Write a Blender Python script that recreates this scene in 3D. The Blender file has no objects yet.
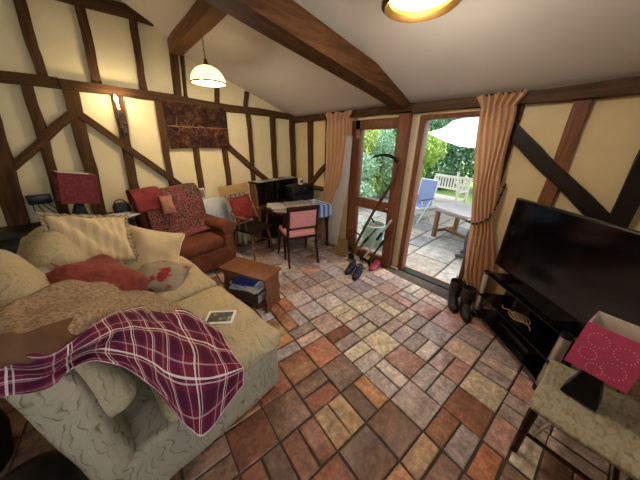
import bpy, bmesh, math, random
from mathutils import Vector, Matrix, noise
C = bpy.context.scene
PI = math.pi
R = math.radians
random.seed(7)

# ------------------------------------------------------------------ camera, world, sun, exposure
cam_d = bpy.data.cameras.new('camera'); cam = bpy.data.objects.new('camera', cam_d); C.collection.objects.link(cam)
cam_d.sensor_width = 36; cam_d.lens = 232.47 / 640 * 36; cam_d.clip_start = .02; cam_d.clip_end = 200
rx = Vector((0.73507816, -0.67791016, 0.00989504)); dn = Vector((-0.25320598, -0.28803908, -0.9235368)); fw = Vector((0.62892514, 0.67636625, -0.38338215))
m = Matrix.Identity(4)
for i in range(3):
    m[i][0] = rx[i]; m[i][1] = -dn[i]; m[i][2] = -fw[i]
m[0][3], m[1][3], m[2][3] = 0, 0, 1.65
cam.matrix_world = m
C.camera = cam
w = bpy.data.worlds.new('sky'); C.world = w; w.use_nodes = True
bg = w.node_tree.nodes['Background']; bg.inputs[0].default_value = (.86, .93, 1, 1); bg.inputs[1].default_value = 3.0
sun_d = bpy.data.lights.new('sun', 'SUN'); sun_d.energy = 3.2; sun_d.angle = R(25); sun_d.color = (1, .95, .86)
sun = bpy.data.objects.new('sun', sun_d); C.collection.objects.link(sun); sun.rotation_euler = (R(28), R(22), 0)
C.view_settings.view_transform = 'Standard'; C.view_settings.look = 'None'; C.view_settings.gamma = 1
C.view_settings.use_curve_mapping = False
C.view_settings.exposure = 0.08
C.cycles.use_denoising = True
C.cycles.max_bounces = 8; C.cycles.diffuse_bounces = 5; C.cycles.sample_clamp_indirect = 6

# ------------------------------------------------------------------ materials
def S(r, g, b):
    f = lambda c: ((c / 255 + .055) / 1.055) ** 2.4 if c > 10 else c / 255 / 12.92
    return (f(r), f(g), f(b), 1)
class N:
    def __init__(s, name):
        s.m = bpy.data.materials.new(name); s.m.use_nodes = True; s.t = s.m.node_tree
        s.b = s.t.nodes['Principled BSDF']
    def n(s, typ, **kw):
        x = s.t.nodes.new(typ)
        for k, v in kw.items():
            if k.startswith('i_'): x.inputs[int(k[2:]) if k[2:].isdigit() else k[2:].replace('_', ' ')].default_value = v
            else: setattr(x, k, v)
        return x
    def l(s, a, b): s.t.links.new(a, b)
    def math(s, op, a, b=None):
        x = s.n('ShaderNodeMath', operation=op)
        for i, v in enumerate((a, b)):
            if v is None: continue
            if isinstance(v, (int, float)): x.inputs[i].default_value = v
            else: s.l(v, x.inputs[i])
        return x.outputs[0]
    def mix(s, f, a, b, blend='MIX'):
        x = s.n('ShaderNodeMix', data_type='RGBA', blend_type=blend)
        for i, v in ((0, f), (6, a), (7, b)):
            if isinstance(v, (int, float, tuple)): x.inputs[i].default_value = v
            else: s.l(v, x.inputs[i])
        return x.outputs[2]
    def ramp(s, fac, stops):
        x = s.n('ShaderNodeValToRGB'); e = x.color_ramp.elements
        while len(e) < len(stops): e.new(.5)
        for q, (p, c) in zip(e, stops): q.position = p; q.color = c
        s.l(fac, x.inputs[0]); return x.outputs[0]
    def bump(s, h, st=.3, d=.01):
        x = s.n('ShaderNodeBump'); x.inputs['Strength'].default_value = st; x.inputs['Distance'].default_value = d
        s.l(h, x.inputs['Height']); s.l(x.outputs[0], s.b.inputs['Normal'])
    def coord(s, scale=(1, 1, 1), kind='Object', src=None):
        t = s.n('ShaderNodeTexCoord'); mp = s.n('ShaderNodeMapping'); mp.inputs['Scale'].default_value = scale
        s.l(t.outputs[kind], mp.inputs[0]); return mp.outputs[0]
    def noise(s, co, scale, detail=4, rough=.6, dist=0):
        x = s.n('ShaderNodeTexNoise'); x.inputs['Scale'].default_value = scale; x.inputs['Detail'].default_value = detail
        x.inputs['Roughness'].default_value = rough; x.inputs['Distortion'].default_value = dist
        s.l(co, x.inputs['Vector']); return x.outputs[0]
def plain(name, c, rough=.6, metal=0, c2=None, sc=8, bump=0, coat=0, emit=0, spec=None, bsc=None):
    a = N(name); a.b.inputs['Roughness'].default_value = rough; a.b.inputs['Metallic'].default_value = metal
    if spec is not None: a.b.inputs['Specular IOR Level'].default_value = spec
    co = a.coord(); nz = a.noise(co, sc)
    c2 = c2 or tuple(x * .82 for x in c[:3]) + (1,)
    a.l(a.ramp(nz, [(.3, c2), (.7, c)]), a.b.inputs['Base Color'])
    if bump: a.bump(a.noise(co, bsc or sc * 6), bump, .004)
    if coat: a.b.inputs['Coat Weight'].default_value = coat
    if emit: a.b.inputs['Emission Color'].default_value = c; a.b.inputs['Emission Strength'].default_value = emit
    return a.m
def wood(name, c1, c2, st=(14, 14, 1.3), rough=.6, bump=.35, c3=None, spec=.25):
    a = N(name); co = a.coord(st); nz = a.noise(co, 2.2, 6, .65, .6); n2 = a.noise(a.coord((3, 3, 1)), 1.6, 3)
    base = a.ramp(nz, [(.28, c1), (.72, c2)])
    a.l(a.mix(a.math('MULTIPLY', n2, .55), base, c3 or c1), a.b.inputs['Base Color'])
    a.b.inputs['Roughness'].default_value = rough; a.b.inputs['Specular IOR Level'].default_value = spec; a.bump(nz, bump, .008); return a.m
def floral(name, base, dark, sc=9, mid=None, rough=.85, amt=1.0):
    a = N(name); co = a.coord()
    wv = a.n('ShaderNodeTexWave'); wv.inputs['Scale'].default_value = sc * .32; wv.inputs['Distortion'].default_value = 9; wv.inputs['Detail'].default_value = 2.5
    wv.inputs['Detail Scale'].default_value = 1.6; a.l(co, wv.inputs[0])
    nz = a.noise(co, sc * .55, 2, .5, 1.2)
    f = a.math('MULTIPLY', a.ramp(wv.outputs[1], [(.46, (0, 0, 0, 1)), (.54, (1, 1, 1, 1)), (.68, (.55, .55, .55, 1)), (.84, (.1, .1, .1, 1))]), a.ramp(nz, [(.42, (0, 0, 0, 1)), (.58, (amt, amt, amt, 1))]))
    c = a.mix(f, base, dark)
    n3 = a.noise(co, sc * .2, 2)
    if mid: c = a.mix(a.ramp(n3, [(.45, (0, 0, 0, 1)), (.7, (.8, .8, .8, 1))]), c, mid)
    a.l(c, a.b.inputs['Base Color']); a.b.inputs['Roughness'].default_value = rough; a.b.inputs['Specular IOR Level'].default_value = .2
    a.bump(a.noise(co, 8, 5, .62, .9), .8, .03); return a.m
def glass(name, tint=(1, 1, 1, 1), alpha=.12, rough=0.02):
    a = N(name); tr = a.n('ShaderNodeBsdfTransparent'); tr.inputs[0].default_value = tint
    gl = a.n('ShaderNodeBsdfGlossy'); gl.inputs['Roughness'].default_value = rough; fr = a.n('ShaderNodeFresnel'); fr.inputs[0].default_value = 1.45
    mx = a.n('ShaderNodeMixShader'); a.l(a.math('MULTIPLY', fr.outputs[0], alpha / .12), mx.inputs[0]); a.l(tr.outputs[0], mx.inputs[1]); a.l(gl.outputs[0], mx.inputs[2])
    a.l(mx.outputs[0], a.t.nodes['Material Output'].inputs[0]); return a.m

OAK = wood('dark_oak', S(36, 23, 12), S(106, 74, 44), c3=S(56, 37, 21), rough=.75, spec=.12)
OAKG = wood('weathered_oak', S(56, 40, 28), S(110, 82, 60), spec=.12)
OAKL = wood('warm_oak', S(88, 58, 34), S(150, 104, 64))
OAKB = wood('tie_beam_oak', S(74, 52, 34), S(124, 92, 62), c3=S(84, 58, 36))
REDW = wood('red_stained_wood', S(92, 54, 36), S(148, 96, 68), rough=.42)
CREAMW = plain('cream_paint', S(214, 196, 168), .6)
MAHOG = wood('mahogany', S(34, 16, 12), S(70, 32, 22), rough=.35, bump=.1)
ELM = wood('elm', S(92, 62, 36), S(142, 104, 66), rough=.5)
RACKW = wood('oiled_elm', S(92, 54, 34), S(144, 94, 60), rough=.42, bump=.15)
BLACKW = wood('black_wood', S(20, 15, 12), S(42, 32, 24), rough=.5, bump=.15)
PLB = plain('cream_plaster', S(226, 212, 170), .9, c2=S(216, 198, 154), sc=2.2, bump=.25, bsc=5)
PLR = plain('yellow_plaster', S(224, 204, 160), .9, c2=S(210, 186, 140), sc=2.2, bump=.25, bsc=5)
CEIL = plain('white_plaster', S(214, 204, 192), .92, c2=S(206, 195, 183), sc=1.5, bump=.2, bsc=6)
BLACKP = plain('black_plastic', S(18, 18, 20), .35)
BLACKM = plain('black_metal', S(22, 21, 21), .4, .6)
SCREEN = plain('screen_glass', S(6, 6, 8), .12, spec=.5)
CHROME = plain('brushed_steel', S(216, 212, 206), .3, .9)
BRASS = plain('brass', S(128, 98, 52), .28, 1)
SMOKE = plain('black_glass', S(7, 8, 11), .1, spec=.45)
WHITEP = plain('white_enamel', S(222, 222, 216), .4)
PAPER = plain('paper', S(240, 236, 230), .8, c2=S(224, 220, 216), sc=20)
PANE = glass('window_glass')
SOFA = floral('sofa_cover', S(182, 166, 134), S(126, 112, 80), 13, mid=S(190, 170, 130), amt=.85)
SOFAG = floral('sofa_side_cover', S(164, 156, 134), S(96, 88, 68), 14, amt=.95)
CREAM = plain('cream_linen', S(204, 182, 142), .9, c2=S(182, 156, 114), sc=5, bump=.4, bsc=20)
PIPE = plain('piping_cord', S(168, 142, 98), .9)
FRINGE = plain('fringe', S(220, 204, 170), .95)
def flower_mat():
    a = N('flower_print'); co = a.coord(); v = a.n('ShaderNodeTexVoronoi'); v.inputs['Scale'].default_value = 7.5
    mp = a.noise(co, 14, 2); vm = a.n('ShaderNodeVectorMath', operation='SCALE'); a.l(co, vm.inputs[0]); vm.inputs[3].default_value = 1
    ad = a.n('ShaderNodeMix', data_type='VECTOR'); ad.inputs[0].default_value = .12; a.l(co, ad.inputs[4]); a.l(mp, ad.inputs[5]); a.l(ad.outputs[1], v.inputs[0])
    f = a.ramp(v.outputs[0], [(.3, (1, 1, 1, 1)), (.36, (0, 0, 0, 1))]); n2 = a.noise(co, 4, 1)
    f = a.math('MULTIPLY', f, a.ramp(n2, [(.40, (0, 0, 0, 1)), (.46, (1, 1, 1, 1))]))
    a.l(a.mix(f, S(146, 130, 110), S(140, 34, 34)), a.b.inputs['Base Color']); a.b.inputs['Roughness'].default_value = .85; return a.m
FLOWER = flower_mat()
def stripes(name, ca, cb, sc, kind='Object', ax=0):
    a = N(name); co = a.coord((1, 1, 1), kind); sp = a.n('ShaderNodeSeparateXYZ'); a.l(co, sp.inputs[0])
    f = a.math('FRACT', a.math('MULTIPLY', sp.outputs[ax], sc)); f = a.ramp(f, [(.4, (0, 0, 0, 1)), (.5, (1, 1, 1, 1)), (.9, (1, 1, 1, 1)), (.97, (0, 0, 0, 1))])
    a.l(a.mix(f, ca, cb), a.b.inputs['Base Color']); a.b.inputs['Roughness'].default_value = .9; a.bump(a.noise(co, 30), .3, .01); return a.m
STRIPE = stripes('striped_linen', S(212, 188, 146), S(200, 172, 126), 19, ax=0)
RUST = plain('rust_wool', S(148, 68, 54), .95, c2=S(112, 42, 36), sc=30, bump=.6, bsc=80)
FLEECE = plain('brown_fleece', S(180, 156, 128), 1, c2=S(118, 94, 70), sc=75, bump=.9, bsc=90, spec=.05)
SUEDE = plain('brown_suede', S(112, 80, 58), .95, c2=S(84, 58, 42), sc=6, spec=.1)
def plaid():
    a = N('maroon_plaid'); t = a.n('ShaderNodeTexCoord'); sp = a.n('ShaderNodeSeparateXYZ'); a.l(t.outputs['UV'], sp.inputs[0])
    def band(k, per, lo, hi, off=0):
        f = a.math('FRACT', a.math('ADD', a.math('DIVIDE', sp.outputs[k], per), off))
        return a.math('MULTIPLY', a.math('GREATER_THAN', f, lo), a.math('LESS_THAN', f, hi))
    P = .125; c = S(112, 34, 58)
    for k in (0, 1):
        c = a.mix(a.math('MULTIPLY', band(k, P, .30, .62), .45), c, S(46, 22, 46))
    for k in (0, 1):
        c = a.mix(a.math('MULTIPLY', band(k, P, .05, .095), .75), c, S(232, 222, 214))
        c = a.mix(a.math('MULTIPLY', band(k, P, .155, .185), .55), c, S(226, 214, 208))
        c = a.mix(a.math('MULTIPLY', band(k, P, .75, .79), .4), c, S(214, 190, 190))
    a.l(c, a.b.inputs['Base Color']); a.b.inputs['Roughness'].default_value = .9; a.b.inputs['Specular IOR Level'].default_value = .15
    return a.m
PLAID = plaid()
PLAIDIN = plain('maroon_lining', S(60, 20, 34), .9)
ARMCH = floral('armchair_tapestry', S(116, 66, 46), S(56, 26, 20), 30, mid=S(98, 50, 38), amt=1)
def rug_mat():
    a = N('red_kilim'); co = a.coord((1, 1, 1), 'UV'); v = a.n('ShaderNodeTexVoronoi', feature='DISTANCE_TO_EDGE'); v.inputs['Scale'].default_value = 20; a.l(co, v.inputs[0])
    e = a.ramp(v.outputs[0], [(.05, (1, 1, 1, 1)), (.12, (0, 0, 0, 1))]); n2 = a.noise(co, 5, 3)
    c = a.ramp(n2, [(.35, S(34, 22, 28)), (.5, S(96, 30, 32)), (.75, S(84, 34, 32))])
    sp = a.n('ShaderNodeSeparateXYZ'); a.l(co, sp.inputs[0])
    dx = a.math('DIVIDE', a.math('SUBTRACT', sp.outputs[0], 1.0), .26); dy = a.math('DIVIDE', a.math('SUBTRACT', sp.outputs[1], .60), .24)
    dd = a.math('ADD', a.math('ADD', a.math('MULTIPLY', dx, dx), a.math('MULTIPLY', dy, dy)), a.math('MULTIPLY', n2, .9))
    c = a.mix(a.math('MULTIPLY', a.math('LESS_THAN', dd, 1.25), .85), c, S(24, 20, 26))
    a.l(a.mix(a.math('MULTIPLY', e, .5), c, S(160, 118, 100)), a.b.inputs['Base Color']); a.b.inputs['Roughness'].default_value = .95; return a.m
KILIM = rug_mat()
REDC = plain('red_patterned_cloth', S(136, 42, 40), .9, c2=S(84, 24, 28), sc=13, bump=.4)
REDC2 = floral('red_floral_cloth', S(122, 38, 38), S(176, 126, 104), 18, amt=.8)
PINKD = floral('pink_damask', S(206, 140, 138), S(226, 190, 182), 60, amt=.8)
CURT = plain('apricot_curtain', S(240, 212, 178), .85, c2=S(232, 198, 160), sc=5, spec=.2)
NET = plain('white_net', S(250, 248, 246), .9, c2=S(240, 238, 236))
RUSH = wood('woven_rush', S(120, 98, 66), S(186, 160, 116), (1, 40, 1), .85, .8)
PINKS = plain('pink_shade', S(192, 70, 108), .8, c2=S(176, 58, 96), sc=30)
PINKD2 = plain('pale_pink_dots', S(240, 196, 206), .6)
SHIN = plain('shade_lining', S(214, 200, 190), .8)
REDS = plain('red_shade', S(112, 28, 38), .8, c2=S(90, 20, 30), sc=30)
BLUECH = stripes('blue_check_cloth', S(86, 128, 206), S(196, 214, 238), 11, ax=0)
LEATH = plain('dark_leather', S(26, 20, 18), .5, c2=S(18, 14, 13))
NAVY = plain('navy_suede', S(34, 38, 60), .8, c2=S(22, 24, 38))
def vcol(name, rough, bump=.3, sc=30, var=.5, spec=.5):
    a = N(name); at = a.n('ShaderNodeVertexColor', layer_name='col'); co = a.coord(); nz = a.noise(co, sc, 6, .72)
    big = a.noise(co, 9, 5, .65, .4)
    c = a.mix(var, at.outputs[0], a.ramp(nz, [(.30, (.35, .32, .30, 1)), (.5, (.95, .95, .95, 1)), (.68, (1.7, 1.7, 1.72, 1))]), 'MULTIPLY')
    c = a.mix(var, c, a.ramp(big, [(.32, (.6, .55, .52, 1)), (.5, (1, 1, 1, 1)), (.66, (1.35, 1.32, 1.28, 1))]), 'MULTIPLY')
    a.l(c, a.b.inputs['Base Color']); a.b.inputs['Specular IOR Level'].default_value = spec
    a.l(a.ramp(nz, [(.3, (rough + .14,) * 3 + (1,)), (.7, (rough - .08,) * 3 + (1,))]), a.b.inputs['Roughness'])
    a.bump(nz, bump, .005); return a.m
TILE = vcol('clay_tile', .34, .6, 24, .75)
GROUT = plain('grout', S(88, 76, 64), .9, c2=S(66, 56, 46), sc=12)
def leaf_mat():
    a = N('leaves'); at = a.n('ShaderNodeVertexColor', layer_name='col'); a.l(at.outputs[0], a.b.inputs['Base Color'])
    a.b.inputs['Roughness'].default_value = .6; a.b.inputs['Transmission Weight'].default_value = 0
    tl = a.n('ShaderNodeBsdfTranslucent'); a.l(at.outputs[0], tl.inputs[0]); mx = a.n('ShaderNodeMixShader'); mx.inputs[0].default_value = .35
    a.l(a.b.outputs[0], mx.inputs[1]); a.l(tl.outputs[0], mx.inputs[2]); a.l(mx.outputs[0], a.t.nodes['Material Output'].inputs[0]); return a.m
LEAF = leaf_mat()
BARK = wood('bark', S(60, 50, 40), S(100, 86, 70))
PAVE = vcol('stone_paving', .75, .5, 8, .5, .3)
def shade_glass(name, c, e):
    a = N(name); a.b.inputs['Base Color'].default_value = c; a.b.inputs['Emission Color'].default_value = c; a.b.inputs['Emission Strength'].default_value = e
    a.b.inputs['Roughness'].default_value = .25; nz = a.noise(a.coord(), 10)
    a.l(a.mix(nz, c, tuple(x * .85 for x in c[:3]) + (1,)), a.b.inputs['Base Color']); return a.m
AMBER = shade_glass('lit_cream_glass', (1, .80, .42, 1), 1.6)
AMBERI = shade_glass('lit_amber_glass', (.95, .72, .30, 1), .45)
BULB = shade_glass('lit_bulb', (1, .86, .62, 1), 25)

def through(mat, f):
    t_ = mat.node_tree; b = t_.nodes['Principled BSDF']; tl = t_.nodes.new('ShaderNodeBsdfTranslucent'); mx = t_.nodes.new('ShaderNodeMixShader'); mx.inputs[0].default_value = f
    src = b.inputs['Base Color'].links[0].from_socket; t_.links.new(src, tl.inputs[0]); t_.links.new(b.outputs[0], mx.inputs[1]); t_.links.new(tl.outputs[0], mx.inputs[2]); t_.links.new(mx.outputs[0], t_.nodes['Material Output'].inputs[0])
through(CURT, .35); through(NET, .6); through(WHITEC.m, .4) if 'WHITEC' in globals() else None
# ------------------------------------------------------------------ builders
LABELS = set()
WM = {}
def tag(o, label=None, cat=None, group=None, kind=None):
    if label: o['label'] = label
    if cat: o['category'] = cat
    if group: o['group'] = group
    if kind: o['kind'] = kind
    return o
def thing(name, label, cat, loc=(0, 0, 0), rz=0, group=None, tilt=None):
    o = bpy.data.objects.new(name, None); o.empty_display_size = .1; C.collection.objects.link(o)
    o.location = loc; o.rotation_euler = (tilt[0] if tilt else 0, tilt[1] if tilt else 0, rz)
    return tag(o, label, cat, group)
SPLIT = {'side_panel': 'side_panel', 'collar': 'collar', 'feet': 'foot', 'back_rail': 'back_rail', 'spindles': 'spindle', 'strap': 'strap', 'stretcher': 'stretcher', 'rail': 'rail', 'grip': 'grip', 'eyes': 'eye', 'face_features': 'facial_feature', 'pigeonholes': 'partition', 'cable': 'cable', 'pages': 'pages', 'cover': 'cover'}
def islands(bm):
    seen = set(); out = []
    for v in bm.verts:
        if v in seen: continue
        st = [v]; seen.add(v); isl = []
        while st:
            a = st.pop(); isl.append(a)
            for e in a.link_edges:
                b = e.other_vert(a)
                if b not in seen: seen.add(b); st.append(b)
        out.append(isl)
    return out
def obj(name, bm, mat, parent=None, smooth=35, loc=None, rot=None, label=None):
    if name in SPLIT and isinstance(bm, bmesh.types.BMesh) and name not in ('cover', 'pages'):
        isl = islands(bm)
        if len(isl) > 1:
            bm.verts.index_update(); o = None
            for il in isl:
                b2 = bmesh.new(); mp = {v: b2.verts.new(v.co) for v in il}
                for f in {f for v in il for f in v.link_faces}: b2.faces.new([mp[v] for v in f.verts])
                o = obj1(SPLIT[name], b2, mat, parent, smooth, loc, rot, label)
            bm.free(); return o
        name = SPLIT[name]
    return obj1(name, bm, mat, parent, smooth, loc, rot, label)
def obj1(name, bm, mat, parent=None, smooth=35, loc=None, rot=None, label=None):
    me = bpy.data.meshes.new(name)
    if isinstance(bm, bmesh.types.BMesh):
        bmesh.ops.recalc_face_normals(bm, faces=bm.faces) if not getattr(bm, 'keep', False) else None
        bm.to_mesh(me); bm.free()
    else: me = bm; me.name = name
    for mm in (mat if isinstance(mat, (list, tuple)) else [mat]): me.materials.append(mm)
    if smooth:
        me.shade_smooth()
        if smooth < 180: me.set_sharp_from_angle(angle=R(smooth))
    o = bpy.data.objects.new(name, me); C.collection.objects.link(o)
    if parent: o.parent = parent
    if loc: o.location = loc
    if rot: o.rotation_euler = rot
    if label: o['label'] = label
    return o
def dup(root, loc, rz, label, group=None, tilt=None):
    r = root.copy(); C.collection.objects.link(r); r.location = loc; r.rotation_euler = (tilt[0] if tilt else 0, tilt[1] if tilt else 0, rz); r['label'] = label
    if group: r['group'] = group
    for ch in list(root.children):
        c = ch.copy(); C.collection.objects.link(c); c.parent = r
        for g in list(ch.children):
            d = g.copy(); C.collection.objects.link(d); d.parent = c
    return r
def B(): return bmesh.new()
def box(bm, c, s, rot=None, bev=0, mi=0, taper=None):
    r = bmesh.ops.create_cube(bm, size=1); vs = r['verts']
    for v in vs:
        v.co = Vector((v.co.x * s[0], v.co.y * s[1], v.co.z * s[2]))
        if taper and v.co.z > 0: v.co.x *= taper[0]; v.co.y *= taper[1]
    if bev:
        es = list({e for v in vs for e in v.link_edges}); rr = bmesh.ops.bevel(bm, geom=es, offset=bev, segments=2, affect='EDGES', profile=.5)
        vs = list({v for f in rr['faces'] for v in f.verts} | {v for v in vs if v.is_valid})
    M = Matrix.Translation(c) @ (rot.to_4x4() if rot else Matrix.Identity(4))
    for v in vs: v.co = M @ v.co
    if mi:
        for f in {f for v in vs for f in v.link_faces}: f.material_index = mi
    return vs
def rotm(x=0, y=0, z=0): return Matrix.Rotation(R(z), 3, 'Z') @ Matrix.Rotation(R(y), 3, 'Y') @ Matrix.Rotation(R(x), 3, 'X')
def tube(bm, pts, r, n=10, cap=True, closed=False):
    pts = [Vector(p) for p in pts]; rs = r if isinstance(r, (list, tuple)) else [r] * len(pts)
    up = Vector((0, 0, 1)); rings = []; prev = None
    for i, p in enumerate(pts):
        if closed: t = (pts[(i + 1) % len(pts)] - pts[i - 1])
        else: t = pts[min(i + 1, len(pts) - 1)] - pts[max(i - 1, 0)]
        t.normalize()
        if prev is None: a = t.orthogonal() if abs(t.dot(up)) > .95 else t.cross(up)
        else: a = prev - t * prev.dot(t)
        a.normalize(); prev = a; b = t.cross(a)
        rings.append([bm.verts.new(p + (a * math.cos(2 * PI * k / n) + b * math.sin(2 * PI * k / n)) * rs[i]) for k in range(n)])
    L = len(rings)
    for i in range(L if closed else L - 1):
        A, D = rings[i], rings[(i + 1) % L]
        for k in range(n): bm.faces.new((A[k], A[(k + 1) % n], D[(k + 1) % n], D[k]))
    if cap and not closed:
        bm.faces.new(rings[0][::-1]); bm.faces.new(rings[-1])
    return bm
def curve(pts, n=8, closed=False):
    pts = [Vector(p) for p in pts]; out = []; L = len(pts)
    for i in range(L if closed else L - 1):
        g = lambda k: pts[k % L] if closed else pts[max(0, min(L - 1, k))]
        p0, p1, p2, p3 = g(i - 1), g(i), g(i + 1), g(i + 2)
        for k in range(n):
            t = k / n
            out.append(.5 * ((2 * p1) + (p2 - p0) * t + (2 * p0 - 5 * p1 + 4 * p2 - p3) * t * t + (3 * p1 - p0 - 3 * p2 + p3) * t ** 3))
    if not closed: out.append(pts[-1])
    return out
def lathe(bm, prof, c=(0, 0, 0), n=28, cap=False):
    rings = [[bm.verts.new((c[0] + r * math.cos(2 * PI * k / n), c[1] + r * math.sin(2 * PI * k / n), c[2] + z)) for k in range(n)] for r, z in prof]
    for a, b in zip(rings, rings[1:]):
        for k in range(n): bm.faces.new((a[k], a[(k + 1) % n], b[(k + 1) % n], b[k]))
    if cap: bm.faces.new(rings[0][::-1]); bm.faces.new(rings[-1])
    return bm
def prism(bm, poly, y0, y1, axis='y'):
    def P(a, b, t): return {'y': (a, t, b), 'x': (t, a, b), 'z': (a, b, t)}[axis]
    A = [bm.verts.new(P(a, b, y0)) for a, b in poly]; D = [bm.verts.new(P(a, b, y1)) for a, b in poly]
    bm.faces.new(A); bm.faces.new(D[::-1])
    for i in range(len(A)): bm.faces.new((A[i], A[(i + 1) % len(A)], D[(i + 1) % len(A)], D[i]))
    return bm
def nz(p, s=1, seed=0): return noise.noise(Vector(p) * s + Vector((seed * 3.7, seed * 1.3, seed)))
def softbox(s, r, crown=0, amp=0, nsc=5, seed=0, c=(0, 0, 0), rot=None, bm=None, seg=9, fn=None):
    """a padded block: rounded edges, domed top, slightly uneven"""
    bm = bm or B(); h = [x / 2 for x in s]
    def ax(hh):
        rr = min(r, hh * .98); pts = [-hh, -hh + rr * .12, -hh + rr * .4, -hh + rr]
        mid = [-hh + rr + (2 * hh - 2 * rr) * k / seg for k in range(1, seg)]
        return pts + mid + [-x for x in pts[::-1]]
    A = [ax(x) for x in h]; vd = {}
    def V(i, j, k):
        key = (i, j, k)
        if key not in vd:
            p = Vector((A[0][i], A[1][j], A[2][k])); q = Vector([max(-(h[a] - min(r, h[a] * .98)), min(h[a] - min(r, h[a] * .98), p[a])) for a in range(3)])
            d = p - q
            if d.length > 1e-9:
                rr = Vector([min(r, h[a] * .98) for a in range(3)])
                dn_ = Vector([d[a] / rr[a] for a in range(3)]); dn_.normalize(); p = q + Vector([dn_[a] * rr[a] for a in range(3)])
            e = (1 - (p.x / h[0]) ** 2) * (1 - (p.y / h[1]) ** 2)
            p.z += crown * max(e, 0) ** .7 * (1 if p.z > 0 else -.3)
            if amp: p += Vector((nz(p, nsc, seed), nz(p, nsc, seed + 5), nz(p, nsc, seed + 9))) * amp
            if fn: p = fn(p)
            if rot: p = rot @ p
            vd[key] = bm.verts.new(p + Vector(c))
        return vd[key]
    n0, n1, n2 = [len(a) - 1 for a in A]
    for i in range(n0):
        for j in range(n1):
            bm.faces.new((V(i, j, 0), V(i, j + 1, 0), V(i + 1, j + 1, 0), V(i + 1, j, 0)))
            bm.faces.new((V(i, j, n2), V(i + 1, j, n2), V(i + 1, j + 1, n2), V(i, j + 1, n2)))
    for i in range(n0):
        for k in range(n2):
            bm.faces.new((V(i, 0, k), V(i + 1, 0, k), V(i + 1, 0, k + 1), V(i, 0, k + 1)))
            bm.faces.new((V(i, n1, k), V(i, n1, k + 1), V(i + 1, n1, k + 1), V(i + 1, n1, k)))
    for j in range(n1):
        for k in range(n2):
            bm.faces.new((V(0, j, k), V(0, j, k + 1), V(0, j + 1, k + 1), V(0, j + 1, k)))
            bm.faces.new((V(n0, j, k), V(n0, j + 1, k), V(n0, j + 1, k + 1), V(n0, j, k + 1)))
    return bm
def pillow(a, b, t, amp=.012, seed=0, n=22, fold=0):
    bm = B(); top = []; bot = []
    def P(i, j, s):
        x = -1 + 2 * i / n; y = -1 + 2 * j / n
        e = max((1 - x ** 4) * (1 - y ** 4), 0) ** .55
        px = x * a / 2 * (1 - .10 * (1 - y * y) * abs(x) ** 3); py = y * b / 2 * (1 - .10 * (1 - x * x) * abs(y) ** 3)
        z = s * t / 2 * e * (.75 + .25 * (1 - x * x) * (1 - y * y)); q = Vector((px, py, z))
        z += e * (amp * 2 * nz(q, 6, seed) + amp * nz(q, 14, seed + 3)) + fold * e * s * math.sin(x * 7 + y * 5 + 3 * nz(q, 4, seed)) * .5
        return (px, py, z)
    for s in (1, -1):
        g = {}
        for i in range(n + 1):
            for j in range(n + 1):
                ed = i in (0, n) or j in (0, n)
                if s == -1 and ed: g[i, j] = top0[i, j]
                else: g[i, j] = bm.verts.new(P(i, j, s))
        if s == 1: top0 = g
        for i in range(n):
            for j in range(n):
                f = (g[i, j], g[i + 1, j], g[i + 1, j + 1], g[i, j + 1]); bm.faces.new(f if s == 1 else f[::-1])
    return bm
def pillow_edge(a, b, n=10):
    pts = []
    def q(x, y): return (x * a / 2 * (1 - .10 * (1 - y * y) * abs(x) ** 3), y * b / 2 * (1 - .10 * (1 - x * x) * abs(y) ** 3), 0)
    for k in range(n): pts.append(q(-1 + 2 * k / n, -1))
    for k in range(n): pts.append(q(1, -1 + 2 * k / n))
    for k in range(n): pts.append(q(1 - 2 * k / n, 1))
    for k in range(n): pts.append(q(-1, 1 - 2 * k / n))
    return pts
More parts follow.
